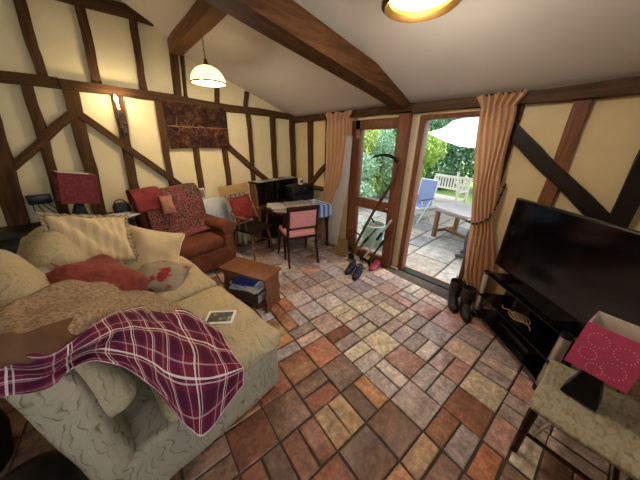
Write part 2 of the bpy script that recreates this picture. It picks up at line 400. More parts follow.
def net_cloth(net, sub=8, th=.006, amp=.006, nsc=9, seed=0, mi_back=0, uvscale=1.0):
    rows = [curve(r, sub) for r in net]; cols = list(zip(*rows)); grid = [curve(c, sub) for c in cols]
    nu, nv = len(grid), len(grid[0]); bm = B(); uvl = bm.loops.layers.uv.new('UVMap')
    P = [[Vector(grid[i][j]) for j in range(nv)] for i in range(nu)]
    Nn = [[(P[min(i + 1, nu - 1)][j] - P[max(i - 1, 0)][j]).cross(P[i][min(j + 1, nv - 1)] - P[i][max(j - 1, 0)]).normalized() for j in range(nv)] for i in range(nu)]
    s = -1 if sum(Nn[i][j].z for i in range(nu) for j in range(nv)) < 0 else 1
    U = [[0] * nv for _ in range(nu)]; Vv = [[0] * nv for _ in range(nu)]
    for i in range(nu):
        for j in range(nv):
            if i: U[i][j] = U[i - 1][j] + (P[i][j] - P[i - 1][j]).length
            if j: Vv[i][j] = Vv[i][j - 1] + (P[i][j] - P[i][j - 1]).length
    mu = [sum(r[nv // 2:]) / len(r[nv // 2:]) for r in U]; mv = [sum(U_[j] for U_ in Vv) / nu for j in range(nv)]
    U = [[mu[i]] * nv for i in range(nu)]; Vv = [mv[:] for _ in range(nu)]
    for off, sg in ((0, 1), (th, -1)):
        vs = [[bm.verts.new(P[i][j] + Nn[i][j] * s * (amp * nz(P[i][j], nsc, seed) + amp * .5 * nz(P[i][j], nsc * 2.3, seed + 2) - off)) for j in range(nv)] for i in range(nu)]
        if off == 0: top = vs
        else: bot = vs
        for i in range(nu - 1):
            for j in range(nv - 1):
                q = [(i, j), (i + 1, j), (i + 1, j + 1), (i, j + 1)]
                if sg * s < 0: q = q[::-1]
                f = bm.faces.new([vs[a][b] for a, b in q]); f.material_index = 0 if sg > 0 else mi_back
                for l, (a, b) in zip(f.loops, q): l[uvl].uv = (U[a][b] * uvscale, Vv[a][b] * uvscale)
    edge = [(i, 0) for i in range(nu)] + [(nu - 1, j) for j in range(1, nv)] + [(i, nv - 1) for i in range(nu - 2, -1, -1)] + [(0, j) for j in range(nv - 2, 0, -1)]
    for k in range(len(edge)):
        a, b = edge[k], edge[(k + 1) % len(edge)]
        try: bm.faces.new((top[a[0]][a[1]], top[b[0]][b[1]], bot[b[0]][b[1]], bot[a[0]][a[1]]))
        except ValueError: pass
    return bm
tn = [0]
def beam(p0, p1, wd, dp, mat, label, side=(0, 1, 0), jit=.006, n=10, seed=None):
    """timber from p0 to p1, wd across, dp along the side direction"""
    tn[0] += 1; p0, p1 = Vector(p0), Vector(p1); z = (p1 - p0); L = z.length; z.normalize()
    y = Vector(side); y = (y - z * y.dot(z)).normalized(); x = y.cross(z); bm = B(); rings = []; sd = seed or tn[0]
    for i in range(n + 1):
        t = i / n * L; r = []
        for (a, b) in ((-1, -1), (0, -1.0), (1, -1), (1, 0), (1, 1), (0, 1), (-1, 1), (-1, 0)):
            q = Vector((a * wd / 2, b * dp / 2, t)); k = .94 if a and b else 1
            r.append(bm.verts.new((q.x * k + jit * 2 * nz(q, 3, sd) + jit * nz((a, b, t), 9, sd + 1), q.y * k + jit * nz(q, 4, sd + 2), t)))
        rings.append(r)
    for a, b in zip(rings, rings[1:]):
        for k in range(8): bm.faces.new((a[k], a[(k + 1) % 8], b[(k + 1) % 8], b[k]))
    bm.faces.new(rings[0][::-1]); bm.faces.new(rings[-1])
    o = obj('trim_%d' % tn[0], bm, mat); M = Matrix.Identity(4)
    for i in range(3): M[i][0], M[i][1], M[i][2], M[i][3] = x[i], y[i], z[i], p0[i]
    o.matrix_world = M
    return tag(o, label, 'beam', kind='structure')
def struct(name, bm, mat, label, cat, parent=None, smooth=35):
    return tag(obj(name, bm, mat, parent, smooth), label, cat, kind='structure')
def grid_tiles(bm, cells, col_of, gap, z0, h, layer, M, bev=.004):
    for (x0, x1, y0, y1) in cells:
        c = col_of((x0 + x1) / 2, (y0 + y1) / 2); g = gap / 2 + random.uniform(0, gap * .25); dz = random.uniform(-.002, .002); fs = []
        b = bev * 1.3; base = [(x0 + g, y0 + g), (x1 - g, y0 + g), (x1 - g, y1 - g), (x0 + g, y1 - g)]; ins = [(x0 + g + b, y0 + g + b), (x1 - g - b, y0 + g + b), (x1 - g - b, y1 - g - b), (x0 + g + b, y1 - g - b)]
        j = lambda: random.uniform(-.004, .004)
        jj = [(j(), j()) for _ in range(4)]
        lo = [bm.verts.new(M @ Vector((p[0] + q[0], p[1] + q[1], z0 - h))) for p, q in zip(base, jj)]
        mi = [bm.verts.new(M @ Vector((p[0] + q[0], p[1] + q[1], z0 - bev + dz))) for p, q in zip(base, jj)]
        hi = [bm.verts.new(M @ Vector((p[0] + q[0], p[1] + q[1], z0 + dz + random.uniform(-.001, .001)))) for p, q in zip(ins, jj)]
        fs.append(bm.faces.new(hi))
        for k in range(4):
            fs.append(bm.faces.new((mi[k], mi[(k + 1) % 4], hi[(k + 1) % 4], hi[k]))); fs.append(bm.faces.new((lo[k], lo[(k + 1) % 4], mi[(k + 1) % 4], mi[k])))
        for f in fs:
            for l in f.loops: l[layer] = c

# ------------------------------------------------------------------ room shell
X0, Y0 = 2.82, 3.75; XL, YN = -2.3, -1.5
def ceil_z(x):
    if x > 1.0: return 2.074 + .337 * (X0 - x)
    return 2.79 + .5 * (1.0 - x) if x > -.5 else 3.54 - .5 * (-.5 - x)
bm = B(); box(bm, ((X0 + XL) / 2, (Y0 + YN) / 2, -.06), (X0 - XL, Y0 - YN, .1)); 
bm2 = B(); lay = bm2.loops.layers.float_color.new('col'); tiles = []
PIT = .245; ang = -5.0; TM = Matrix.Translation((1.06, -.04, 0)) @ Matrix.Rotation(R(ang), 4, 'Z')
for i in range(-16, 10):
    for j in range(-8, 19):
        x0, y0 = i * PIT, j * PIT; cx, cy = (TM @ Vector((x0 + PIT / 2, y0 + PIT / 2, 0))).xy
        if not (XL + .12 < cx < X0 - .12 and YN + .1 < cy < Y0 - .1): continue
        r = random.random()
        if r < .5: tiles.append((x0, x0 + PIT, y0, y0 + PIT))
        elif r < .76: tiles += [(x0, x0 + PIT / 2, y0, y0 + PIT), (x0 + PIT / 2, x0 + PIT, y0, y0 + PIT)]
        else: tiles += [(x0, x0 + PIT, y0, y0 + PIT / 2), (x0, x0 + PIT, y0 + PIT / 2, y0 + PIT)]
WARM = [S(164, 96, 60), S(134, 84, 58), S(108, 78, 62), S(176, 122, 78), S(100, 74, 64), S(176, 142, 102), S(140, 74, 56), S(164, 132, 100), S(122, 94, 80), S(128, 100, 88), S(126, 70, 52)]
COOL = [S(168, 152, 146), S(184, 170, 164), S(146, 130, 128), S(194, 182, 172), S(164, 136, 128), S(138, 126, 130), S(186, 160, 142), S(176, 166, 168), S(196, 184, 158), S(172, 126, 116)]  # purple-grey clay, lightened so the colour carries the sky's reflection
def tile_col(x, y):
    p = TM @ Vector((x, y, 0)); k = min(1, max(0, (p.x - .75 + (p.y - .4) * .15) / .85))  # share of sky-reflection colours grows towards the garden wall
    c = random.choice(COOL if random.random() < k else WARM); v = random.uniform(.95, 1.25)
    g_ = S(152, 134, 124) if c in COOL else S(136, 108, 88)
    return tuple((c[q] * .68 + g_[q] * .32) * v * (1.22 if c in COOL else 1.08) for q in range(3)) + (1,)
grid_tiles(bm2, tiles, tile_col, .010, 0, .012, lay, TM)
fl = struct('floor', bm2, TILE, 'worn clay tile and brick floor in mixed browns', 'floor')
ob = struct('floor_screed', bm, GROUT, None, None, fl)
# back wall cut along the slope of the roof
bm = prism(B(), [(XL, -.1), (X0 + .12, -.1), (X0 + .12, ceil_z(X0 + .12) + .02), (1.001, ceil_z(1.001) + .02), (1.0, 2.81), (-.5, 3.56), (XL, ceil_z(XL) + .02)], Y0, Y0 + .14)
struct('wall_back', bm, PLB, 'long cream plastered wall divided by dark timbers', 'wall')
bm = B()
def wseg(y0, y1, z0, z1): box(bm, (X0 + .07, (y0 + y1) / 2, (z0 + z1) / 2), (.14, y1 - y0, z1 - z0))
wseg(2.36, Y0, -.1, 2.07); wseg(YN, .60, -.1, 2.07); wseg(.60, 2.36, 1.95, 2.07)
struct('wall_right', bm, PLR, 'yellow plastered wall with the glazed opening', 'wall')
bm = prism(B(), [(YN, -.1), (Y0, -.1), (Y0, ceil_z(XL)), (YN, ceil_z(XL))], XL - .12, XL, 'x')
struct('wall_left', bm, PLB, 'plain plastered end wall behind the sofa', 'wall')
bm = B(); NW = (-1.9, 1.5, .7, 2.3)  # window opening added behind the camera to let in fill daylight
def nseg(poly): prism(bm, poly, YN - .14, YN)
nseg([(XL, -.1), (NW[0], -.1), (NW[0], ceil_z(NW[0])), (XL, ceil_z(XL))]); nseg([(NW[1], -.1), (X0 + .1, -.1), (X0 + .1, ceil_z(X0 + .1)), (1.001, ceil_z(1.001)), (1.0, 2.79), (NW[1], ceil_z(NW[1]))])
nseg([(NW[0], -.1), (NW[1], -.1), (NW[1], NW[2]), (NW[0], NW[2])]); nseg([(NW[0], NW[3]), (NW[1], NW[3]), (NW[1], ceil_z(NW[1])), (-.5, 3.54), (NW[0], ceil_z(NW[0]))])
struct('wall_front', bm, PLB, 'plastered wall with an added window opening behind the viewer', 'wall')
bm = B()
for x in (NW[0] + .03, (NW[0] + NW[1]) / 2, NW[1] - .03): box(bm, (x, YN - .07, (NW[2] + NW[3]) / 2), (.06, .08, NW[3] - NW[2]))
for z in (NW[2] + .03, NW[3] - .03): box(bm, ((NW[0] + NW[1]) / 2, YN - .07, z), (NW[1] - NW[0], .08, .06))
wf2 = struct('fill_window', bm, REDW, 'added unseen casement window for daylight fill behind the viewer', 'window')
bm = B(); box(bm, ((NW[0] + NW[1]) / 2, YN - .07, (NW[2] + NW[3]) / 2), (NW[1] - NW[0] - .08, .006, NW[3] - NW[2] - .08)); obj('pane', bm, PANE, wf2, 0)
bm = prism(B(), [(X0 + .35, ceil_z(X0 + .35)), (1.001, ceil_z(1.001)), (1.0, 2.79), (-.5, 3.54), (XL - .1, ceil_z(XL - .1)), (XL - .1, ceil_z(XL - .1) + .12), (-.5, 3.68), (1.0, 2.93), (X0 + .35, ceil_z(X0 + .35) + .14)], YN - .2, Y0 + .16)
struct('ceiling', bm, CEIL, 'sloping white plastered ceiling rising from the garden wall', 'ceiling')
# timbers of the back wall (they stand a little proud of the plaster)
yb = Y0 - .012
U = [(-.13, .10, 'first'), (.26, .10, 'second'), (.67, .09, 'third'), (1.02, .11, 'fourth, below the purlin,'), (1.105, .05, 'thin'), (1.50, .075, 'fifth'), (1.925, .075, 'sixth')]
for x, wd, nm in U: beam((x - .03, yb, 2.16), (x + .015, yb, min(2.87, ceil_z(x + .04) - .01)) if x > 1.0 else (x + .02, yb, 2.87), wd * .76, .07, OAK, '%s upper oak stud above the back wall rail' % nm)
beam((XL, yb - .01, 2.165), (-.05, yb - .01, 2.17), .095, .09, OAK, 'left end of the long oak rail on the back wall')
beam((-.05, yb - .012, 2.17), (X0, yb - .012, 2.075), .09, .1, OAK, 'long horizontal oak rail across the cream back wall', n=24, jit=.009)
beam((-1.2, yb, 2.905), (.96, yb, 2.905), .11, .1, OAK, 'high oak collar at the top of the back wall', n=14)
LW = [(-.28, -.40, .11, 'stud crossing the brace beside the red shaded lamp'), (.005, -.10, .15, 'stout post behind the red shaded lamp'), (.365, .26, .12, 'stud under the lit wall lamp'), (.76, .64, .09, 'stud behind the armchair and left of the wall hanging'),
      (1.10, 1.06, .10, 'stud coming down below the wall hanging'), (1.50, 1.48, .09, 'stud behind the wooden elbow chair'), (1.925, 1.92, .075, 'stud above the left end of the bureau'), (2.36, 2.35, .11, 'stud above the middle of the bureau'), (2.76, 2.765, .12, 'corner post where the two walls meet')]
for xt, xb, wd, nm in LW: beam((xb - (.06 if xt < .5 else .02), yb, .0), (xt, yb, 2.12), wd * .78, .08 if xt > .2 else .1, OAK, 'dark oak %s' % nm, n=14, jit=.008)
beam((-.82, yb - .02, 0), (-.57, yb - .02, 2.12), .15, .14, OAK, 'thick leaning oak post at the left end of the back wall', n=14)
beam((-.64, yb - .012, 1.36), (-.05, yb - .012, 1.90), .072, .09, OAK, 'short oak brace rising to the stout post')
beam((.03, yb - .014, 1.90), (1.15, yb - .014, .72), .072, .09, OAK, 'long oak brace slanting down behind the armchair', n=14)
beam((1.52, yb - .014, 1.62), (2.25, yb - .014, .95), .075, .08, OAK, 'oak brace slanting from the wall hanging to the bureau', n=14)
# timbers of the garden wall
xr = X0 - .012
beam((xr - .02, YN, 2.02), (xr - .02, 1.46, 2.02), .095, .14, OAKG, 'grey oak wall plate above the doorway and the television', (1, 0, 0), n=24)
beam((xr - .02, 1.46, 2.03), (xr - .02, Y0, 2.03), .085, .14, OAK, 'brown oak wall plate between the tie beam and the corner', (1, 0, 0), n=18)
beam((xr, 3.27, 0), (xr, 3.27, 2.0), .10, .08, OAK, 'narrow oak stud left of the corner on the garden wall', (1, 0, 0))
beam((xr, 2.86, 0), (xr, 2.86, 2.0), .06, .08, OAK, 'oak stud half covered by the left curtain', (1, 0, 0))
beam((xr, 3.27, .98), (xr, 2.72, 1.46), .07, .07, OAK, 'little oak brace beside the left curtain', (1, 0, 0))
beam((xr, 3.70, .92), (xr, 2.72, .92), .07, .07, OAK, 'low oak rail behind the blue covered table', (1, 0, 0))
beam((xr, .12, 0), (xr, .14, 1.98), .10, .07, REDW, 'reddish upright stud behind the television', (1, 0, 0))
beam((xr - .006, .56, 1.80), (xr - .006, -.55, .84), .115, .08, BLACKW, 'black oak brace slanting down behind the television', (1, 0, 0), n=14)
beam((xr, -.33, 0), (xr, -.28, 1.98), .11, .08, BLACKW, 'black oak post behind the right end of the television', (1, 0, 0))
beam((xr, .52, 0), (xr, .52, 1.97), .06, .07, OAK, 'oak post hidden behind the right curtain', (1, 0, 0))
# tie beam and purlin
tn[0] += 1; bm = B(); n = 18
top = [(2.84, 2.075), (2.15, 2.31), (1.6, 2.40), (1.05, 2.49), (.4, 2.60), (-.6, 2.77)]
bot = [(2.82, 2.0), (2.15, 2.135), (1.6, 2.225), (1.05, 2.315), (.4, 2.43), (-.6, 2.60)]
prism(bm, top + bot[::-1], 1.52, 1.70)
bmesh.ops.bevel(bm, geom=bm.edges[:], offset=.012, segments=2, affect='EDGES')
o = obj('trim_%d' % tn[0], bm, wood('tie_beam_grain', S(56, 34, 18), S(116, 76, 44), (1.5, 14, 14), .7, .5, None, .12)); tag(o, 'great sloping oak tie beam crossing the room to the door post', 'beam', kind='structure')
beam((1.05, -1.4, 2.69), (1.05, Y0 - .02, 2.69), .145, .145, OAKL, 'square oak purlin running to the back wall', (0, 0, 1), n=20)

# window and door frames
def frame(name, label, pieces, mat, parent=None):
    bm = B()
    for y0, y1, z0, z1, dx in pieces: box(bm, (X0 + .03 + dx, (y0 + y1) / 2, (z0 + z1) / 2), (.11, y1 - y0, z1 - z0), bev=.006)
    return obj(name, bm, mat, parent)
wf = frame('window_1', '', [(2.22, 2.37, .0, 1.95, 0), (1.62, 2.3, 1.83, 1.95, 0), (1.62, 2.3, .0, .07, 0)], REDW); tag(wf, 'red brown framed glazed side light beside the open doorway', 'window', kind='structure')
bm = B(); box(bm, (X0 + .03, 1.93, .835), (.09, .66, .14), bev=.006); obj('mid_rail', bm, REDW, wf)
bm = B(); box(bm, (X0 + .04, 1.925, 1.37), (.008, .62, .94)); obj('pane', bm, PANE, wf, 0)
bm = B(); box(bm, (X0 + .04, 1.925, .42), (.008, .62, .72)); obj('pane', bm, PANE, wf, 0)
bm = B(); box(bm, (X0 - .05, 1.64, .83), (.03, .06, .02), bev=.004); obj('catch', bm, CHROME, wf)
tn[0] += 1; bm = B(); box(bm, (X0 + .0, 1.555, .99), (.17, .135, 1.98), bev=.008); o = obj('trim_%d' % tn[0], bm, REDW); tag(o, 'red brown timber post between the side light and the doorway', 'post', kind='structure')
df = frame('door_1', '', [(1.40, 1.49, .0, 1.95, .02)], CREAMW); tag(df, 'open doorway frame with cream jamb and red brown edge', 'door', kind='structure')
bm = B(); box(bm, (X0 + .06, 1.365, .975), (.12, .065, 1.95), bev=.005); box(bm, (X0 + .05, .96, 1.93), (.12, .85, .045), bev=.005); box(bm, (X0 + .05, .60, .975), (.12, .05, 1.95), bev=.005); obj('door_frame', bm, REDW, df)
bm = B(); box(bm, (X0 + .07, .98, -.02), (.14, .8, .05), bev=.005); obj('threshold', bm, BLACKW, df)

# ------------------------------------------------------------------ garden
GZ = -.10
bm = B(); lay = bm.loops.layers.float_color.new('col'); cells = []
yy = -3.5
while yy < 7.5:
    hgt = random.choice([.3, .45, .6]); x = X0 + .30
    while x < 8.4:
        wd = random.choice([.4, .6, .75, .9]); cells.append((x, min(x + wd, 8.6), yy, yy + hgt)); x += wd
    yy += hgt
def pave_col(x, y):
    c = random.choice([S(146, 144, 140), S(134, 132, 130), S(158, 154, 148), S(122, 122, 122), S(150, 142, 132)]); return c
grid_tiles(bm, cells, pave_col, .018, GZ, .03, lay, Matrix.Identity(4), .005)
bk = [(X0 + .145, X0 + .29, -1 + k * .105, -1 + (k + 1) * .105) for k in range(40)]
grid_tiles(bm, bk, lambda x, y: random.choice([S(176, 130, 98), S(190, 150, 116), S(160, 112, 84)]), .01, GZ + .04, .05, lay, Matrix.Identity(4), .005)
pt = struct('patio', bm, PAVE, 'pale stone paved terrace outside the doorway', 'patio')
bm = B(); box(bm, (X0 + 3.1, 2, GZ - .05), (5.9, 11, .06)); struct('patio_bed', bm, GROUT, None, None, pt)
bm = B(); box(bm, (19, 4, GZ - .06), (21, 30, .1)); struct('lawn', bm, plain('grass', S(150, 176, 96), .9, c2=S(120, 150, 70), sc=20, bump=.6, bsc=90), 'sunlit green lawn beyond the terrace', 'lawn')
def foliage_mesh(blobs, n, leaf, cols, seed):
    rnd = random.Random(seed); me = bpy.data.meshes.new('foliage'); vs = []; fs = []; cl = []
    tot = sum(b[3] * b[4] for b in blobs)
    for (cx, cy, cz, rx_, rz_) in blobs:
        for _ in range(int(n * rx_ * rz_ / tot)):
            d = Vector((rnd.gauss(0, 1), rnd.gauss(0, 1), rnd.gauss(0, 1))).normalized(); k = rnd.uniform(.72, 1.06)
            p = Vector((cx + d.x * rx_ * k, cy + d.y * rx_ * k, cz + d.z * rz_ * k))
            if p.z < GZ: continue
            nn = (d + Vector((rnd.gauss(0, .6), rnd.gauss(0, .6), rnd.gauss(0, .6)))).normalized(); a = nn.orthogonal().normalized(); bb = nn.cross(a)
            th = rnd.uniform(0, 6.28); a, bb = a * math.cos(th) + bb * math.sin(th), bb * math.cos(th) - a * math.sin(th); s = leaf * rnd.uniform(.6, 1.4)
            i = len(vs); vs += [p - a * s, p - bb * s * .5 + nn * s * .1, p + a * s, p + bb * s * .5 + nn * s * .1]; fs.append((i, i + 1, i + 2, i + 3))
            c = rnd.choice(cols); v = rnd.uniform(.75, 1.25); cl.append((c[0] * v, c[1] * v, c[2] * v, 1))
    me.from_pydata(vs, [], fs); at = me.color_attributes.new('col', 'FLOAT_COLOR', 'CORNER'); buf = []
    for c in cl: buf += list(c) * 4
    at.data.foreach_set('color', buf); return me
def bush(name, cat, label, c, blobs, n, leaf, cols, seed, group='bushes and trees round the garden'):
    t = thing(name, label, cat, (c[0], c[1], GZ), 0, group)
    o = obj('foliage', foliage_mesh(blobs, n, leaf, cols, seed), LEAF, t, 0)
    bm = B(); top_ = max(b[2] for b in blobs); tube(bm, curve([(0, 0, -.02), (.05, .03, top_ * .4), (0, 0, top_)], 4), [.09, .08, .08, .07, .06, .05, .04, .03, .02][:9], 7); obj('trunk', bm, BARK, t)
    return t
DG = [S(122, 162, 122), S(104, 146, 110), S(144, 182, 140), S(84, 122, 92)]
YG = [S(168, 196, 96), S(142, 178, 84), S(190, 208, 120)]
BG = [S(140, 180, 146), S(116, 160, 128), S(176, 206, 172)]
def blobs(rnd, w_, h_, k): return [(rnd.uniform(-w_, w_) * .6, rnd.uniform(-w_, w_) * .6, h_ * rnd.uniform(.15, .85), w_ * rnd.uniform(.45, .7), h_ * rnd.uniform(.18, .3)) for _ in range(k)]
rb = random.Random(3)
HB = [('leafy_bush', 'bush', 'yellow green bush just right of the door jamb', (9.2, 4.35), .75, 2.3, YG, 5200, .06),
      ('hedge_tree', 'tree', 'dark blue green tree behind the slatted bench', (11.6, 4.0), 1.5, 3.5, DG, 9000, .085),
      ('hedge_tree', 'tree', 'dark green tree rising under the white parasol', (11.2, 2.2), 1.5, 3.4, DG, 8000, .085),
      ('hedge_tree', 'tree', 'dark green tree mostly hidden by the right curtain', (10.8, .2), 1.4, 3.3, DG, 6000, .085),
      ('hedge_tree', 'tree', 'green tree filling the gap above the door jamb', (11.5, 6.3), 1.5, 3.5, BG, 8000, .085),
      ('leafy_bush', 'bush', 'bright yellow green shrub seen in the top of the side light', (7.6, 5.6), 1.0, 2.7, YG, 8000, .06),
      ('leafy_bush', 'bush', 'pale bluish shrub low behind the side light', (5.9, 4.7), .85, 1.75, BG, 6000, .05),
      ('leafy_bush', 'bush', 'mid green shrub in the middle of the side light', (7.4, 4.55), .6, 2.0, DG[:3] + BG, 4500, .05),
      ('hedge_tree', 'tree', 'tall pale green tree behind the side light shrubs', (9.0, 8.2), 1.7, 3.5, YG + BG, 9000, .085)]
for k, (nm, cat, lb, c, w_, h_, cols, n_, lf) in enumerate(HB): bush(nm, cat, lb, c, blobs(rb, w_, h_, 9), n_, lf, cols, k)

# garden table, chairs, bench, parasol
GREYW = wood('silvered_teak', S(128, 124, 128), S(190, 186, 184), (3, 14, 14), .7, .2)
t = thing('garden_table', 'oval silver grey wooden garden table on the terrace', 'table', (4.82, 1.14, GZ), R(-25))
bm = B(); A = []
for k in range(40):
    a = 2 * PI * k / 40; ca, sa = math.cos(a), math.sin(a); A.append((.45 * abs(ca) ** .8 * (1 if ca > 0 else -1), .68 * abs(sa) ** .6 * (1 if sa > 0 else -1)))
prism(bm, A, .62, .655, 'z'); obj('tabletop', bm, GREYW, t)
bm = B(); box(bm, (0, 0, .575), (.62, 1.08, .08), bev=.004); obj('apron', bm, GREYW, t)
for sx in (-1, 1):
    for sy in (-1, 1):
        bm = B(); box(bm, (sx * .27, sy * .48, .29), (.07, .07, .58), bev=.006); obj('leg', bm, ELM, t)
bm = B(); box(bm, (0, 0, .13), (.05, .92, .06), bev=.004); box(bm, (0, .48, .13), (.54, .05, .06), bev=.004); box(bm, (0, -.48, .13), (.54, .05, .06), bev=.004); obj('stretcher', bm, ELM, t)
SLING = plain('blue_sling', S(118, 134, 168), .8, c2=S(102, 118, 154), sc=40)
GALU = plain('pale_tube', S(206, 210, 214), .4, .3)
def sling_chair(name, label, loc, rz, rec=22, mat=SLING):
    t = thing(name, label, 'chair', loc, rz); wd = .52; s, c = math.sin(R(rec)), math.cos(R(rec))
    bm = B()
    for y in (-wd / 2, wd / 2): tube(bm, [(.24, y, .40), (-.24, y, .40), (-.24 - s * .68, y, .40 + c * .68)], .016)
    tube(bm, [(-.24 - s * .68, -wd / 2, .40 + c * .68), (-.24 - s * .68, wd / 2, .40 + c * .68)], .016); tube(bm, [(.24, -wd / 2, .40), (.24, wd / 2, .40)], .016); obj('frame', bm, GALU, t)
    bm = B(); box(bm, (-.24 - s * .34, 0, .40 + c * .34), (.012, wd - .04, .66), rotm(y=-rec)); obj('back_sling', bm, mat, t)
    bm = B(); box(bm, (0, 0, .402), (.47, wd - .04, .012)); obj('seat_sling', bm, mat, t)
    for sy in (-1, 1):
        bm = B(); tube(bm, [(.24, sy * wd / 2, .0), (-.05, sy * wd / 2, .40), (-.18, sy * wd / 2, .60)], .014); obj('leg', bm, GALU, t)
        bm = B(); tube(bm, [(-.30, sy * wd / 2, .0), (.10, sy * wd / 2, .40), (.2, sy * wd / 2, .6)], .014); obj('leg', bm, GALU, t)
        bm = B(); box(bm, (-.03, sy * wd / 2, .61), (.5, .05, .02), bev=.006); obj('armrest', bm, BLACKP, t)
    return t
gc_ = sling_chair('garden_chair', 'blue sling reclining chair at the left end of the garden table', (5.6, 2.50, GZ), R(166), 8); gc_.scale = (.9, .9, .9)
t = thing('planter_tub', 'pale green plastic tub outside the low pane of the side light', 'tub', (3.45, 2.28, GZ)); GT = plain('pale_green_plastic', S(138, 176, 164), .45)
bm = B(); lathe(bm, [(0, 0), (.17, 0), (.21, .40), (.195, .40), (.16, .03), (0, .03)]); obj('body', bm, GT, t, 60); bm = B(); tube(bm, [(.207 * math.cos(2 * PI * k / 30), .207 * math.sin(2 * PI * k / 30), .405) for k in range(30)], .014, 7, closed=True); obj('rim', bm, GT, t)
bm = B(); lathe(bm, [(0, .36), (.19, .36)]); obj('compost', bm, BARK, t)
t = thing('bucket', 'pale blue bucket outside the low pane nearest the post', 'bucket', (3.55, 1.88, GZ)); bm = B(); lathe(bm, [(0, 0), (.11, 0), (.15, .30), (.14, .30), (.10, .02), (0, .02)]); obj('body', bm, plain('pale_blue_plastic', S(150, 184, 206), .45), t, 60); bm = B(); tube(bm, curve([(-.148, 0, .28), (-.10, .05, .42), (.10, .05, .42), (.148, 0, .28)], 5), .006, 6); obj('handle', bm, GALU, t)
sling_chair('garden_chair', 'garden chair under the seated person by the right curtain', (4.19, .39, GZ), R(90), 12, plain('grey_sling', S(120, 124, 130), .8))
t = thing('garden_bench', 'weathered slatted bench in front of the hedge', 'bench', (6.95, 2.42, GZ), R(166), None)
PALE = wood('pale_teak', S(196, 188, 178), S(228, 222, 212), (14, 3, 14), .7, .15)
bm = B(); box(bm, (0, 0, .40), (.42, 1.0, .03), bev=.004); obj('seat', bm, PALE, t)
bm = B(); box(bm, (-.24, 0, .93), (.04, 1.05, .07), bev=.006); box(bm, (-.22, 0, .62), (.04, 1.0, .05), bev=.006)
for k in range(11): box(bm, (-.23, -.43 + k * .086, .77), (.02, .035, .28))
obj('backrest', bm, PALE, t)
for sx, hh in ((-.22, .92), (.2, .6)):
    for sy in (-1, 1):
        bm = B(); box(bm, (sx, sy * .5, hh / 2), (.05, .05, hh), bev=.005); obj('leg', bm, PALE, t)
for sy in (-1, 1):
    bm = B(); box(bm, (0, sy * .5, .62), (.5, .06, .03), bev=.005); obj('armrest', bm, PALE, t)
bm = B(); box(bm, (.2, 0, .36), (.03, .98, .06), bev=.004); box(bm, (.2, 0, .12), (.03, .98, .04), bev=.004); obj('rail', bm, PALE, t)
bm = B(); tube(bm, [(6.45, 1.83, GZ), (6.72, 2.10, 1.02)], .03); tag(obj('wooden_stake', bm, PALE), 'pale stake leaning against the right of the slatted bench', 'stake')
t = thing('parasol', 'big white garden parasol tilted over the terrace', 'parasol', (6.6, .75, GZ))
WHITEC = N('white_canvas'); WHITEC.b.inputs['Base Color'].default_value = S(244, 244, 240); WHITEC.b.inputs['Roughness'].default_value = .9
WHITEC.l(WHITEC.mix(WHITEC.noise(WHITEC.coord(), 6), S(246, 246, 242), S(236, 238, 236)), WHITEC.b.inputs['Base Color'])
bm = B(); rot = rotm(y=-13, x=3); rr = 1.85; c0 = Vector((-.15, .15, 2.08)); g = []
for k in range(8):
    a = 2 * PI * k / 8 + .42
    row = []
    for q in range(7):
        for s_ in (0,):
            tq = q / 6; p = Vector((math.cos(a) * rr * tq, math.sin(a) * rr * tq, .62 * (1 - tq) ** 1.15)); row.append(bm.verts.new(c0 + rot @ p))
    g.append(row)
mid = []
for k in range(8):
    a = 2 * PI * (k + .5) / 8 + .42; row = []
    for q in range(7):
        tq = q / 6; p = Vector((math.cos(a) * rr * .90 * tq, math.sin(a) * rr * .90 * tq, .62 * (1 - tq) ** 1.15 - .05 * tq)); row.append(bm.verts.new(c0 + rot @ p))
    mid.append(row)
for k in range(8):
    for a_, b_ in ((g[k], mid[k]), (mid[k], g[(k + 1) % 8])):
        for q in range(6): bm.faces.new((a_[q], b_[q], b_[q + 1], a_[q + 1]))
bmesh.ops.remove_doubles(bm, verts=bm.verts, dist=.001)
r_ = bmesh.ops.solidify(bm, geom=bm.faces[:], thickness=.006); obj('canopy', bm, WHITEC.m, t, 20)
bm = B(); tube(bm, [(0, 0, .05), (0, 0, 2.0), c0 + rot @ Vector((0, 0, .6))], .022); obj('pole', bm, ELM, t)
bm = B(); lathe(bm, [(.0, 0), (.25, 0), (.25, .06), (.05, .09), (.03, .25), (0, .25)]); obj('base', bm, BLACKM, t)
for k in range(8):
    bm = B(); a = 2 * PI * k / 8 + .42; tube(bm, [c0 + rot @ Vector((0, 0, .58)), c0 + rot @ Vector((math.cos(a) * rr * .97, math.sin(a) * rr * .97, -.005))], .01, 6); obj('rib', bm, ELM, t)

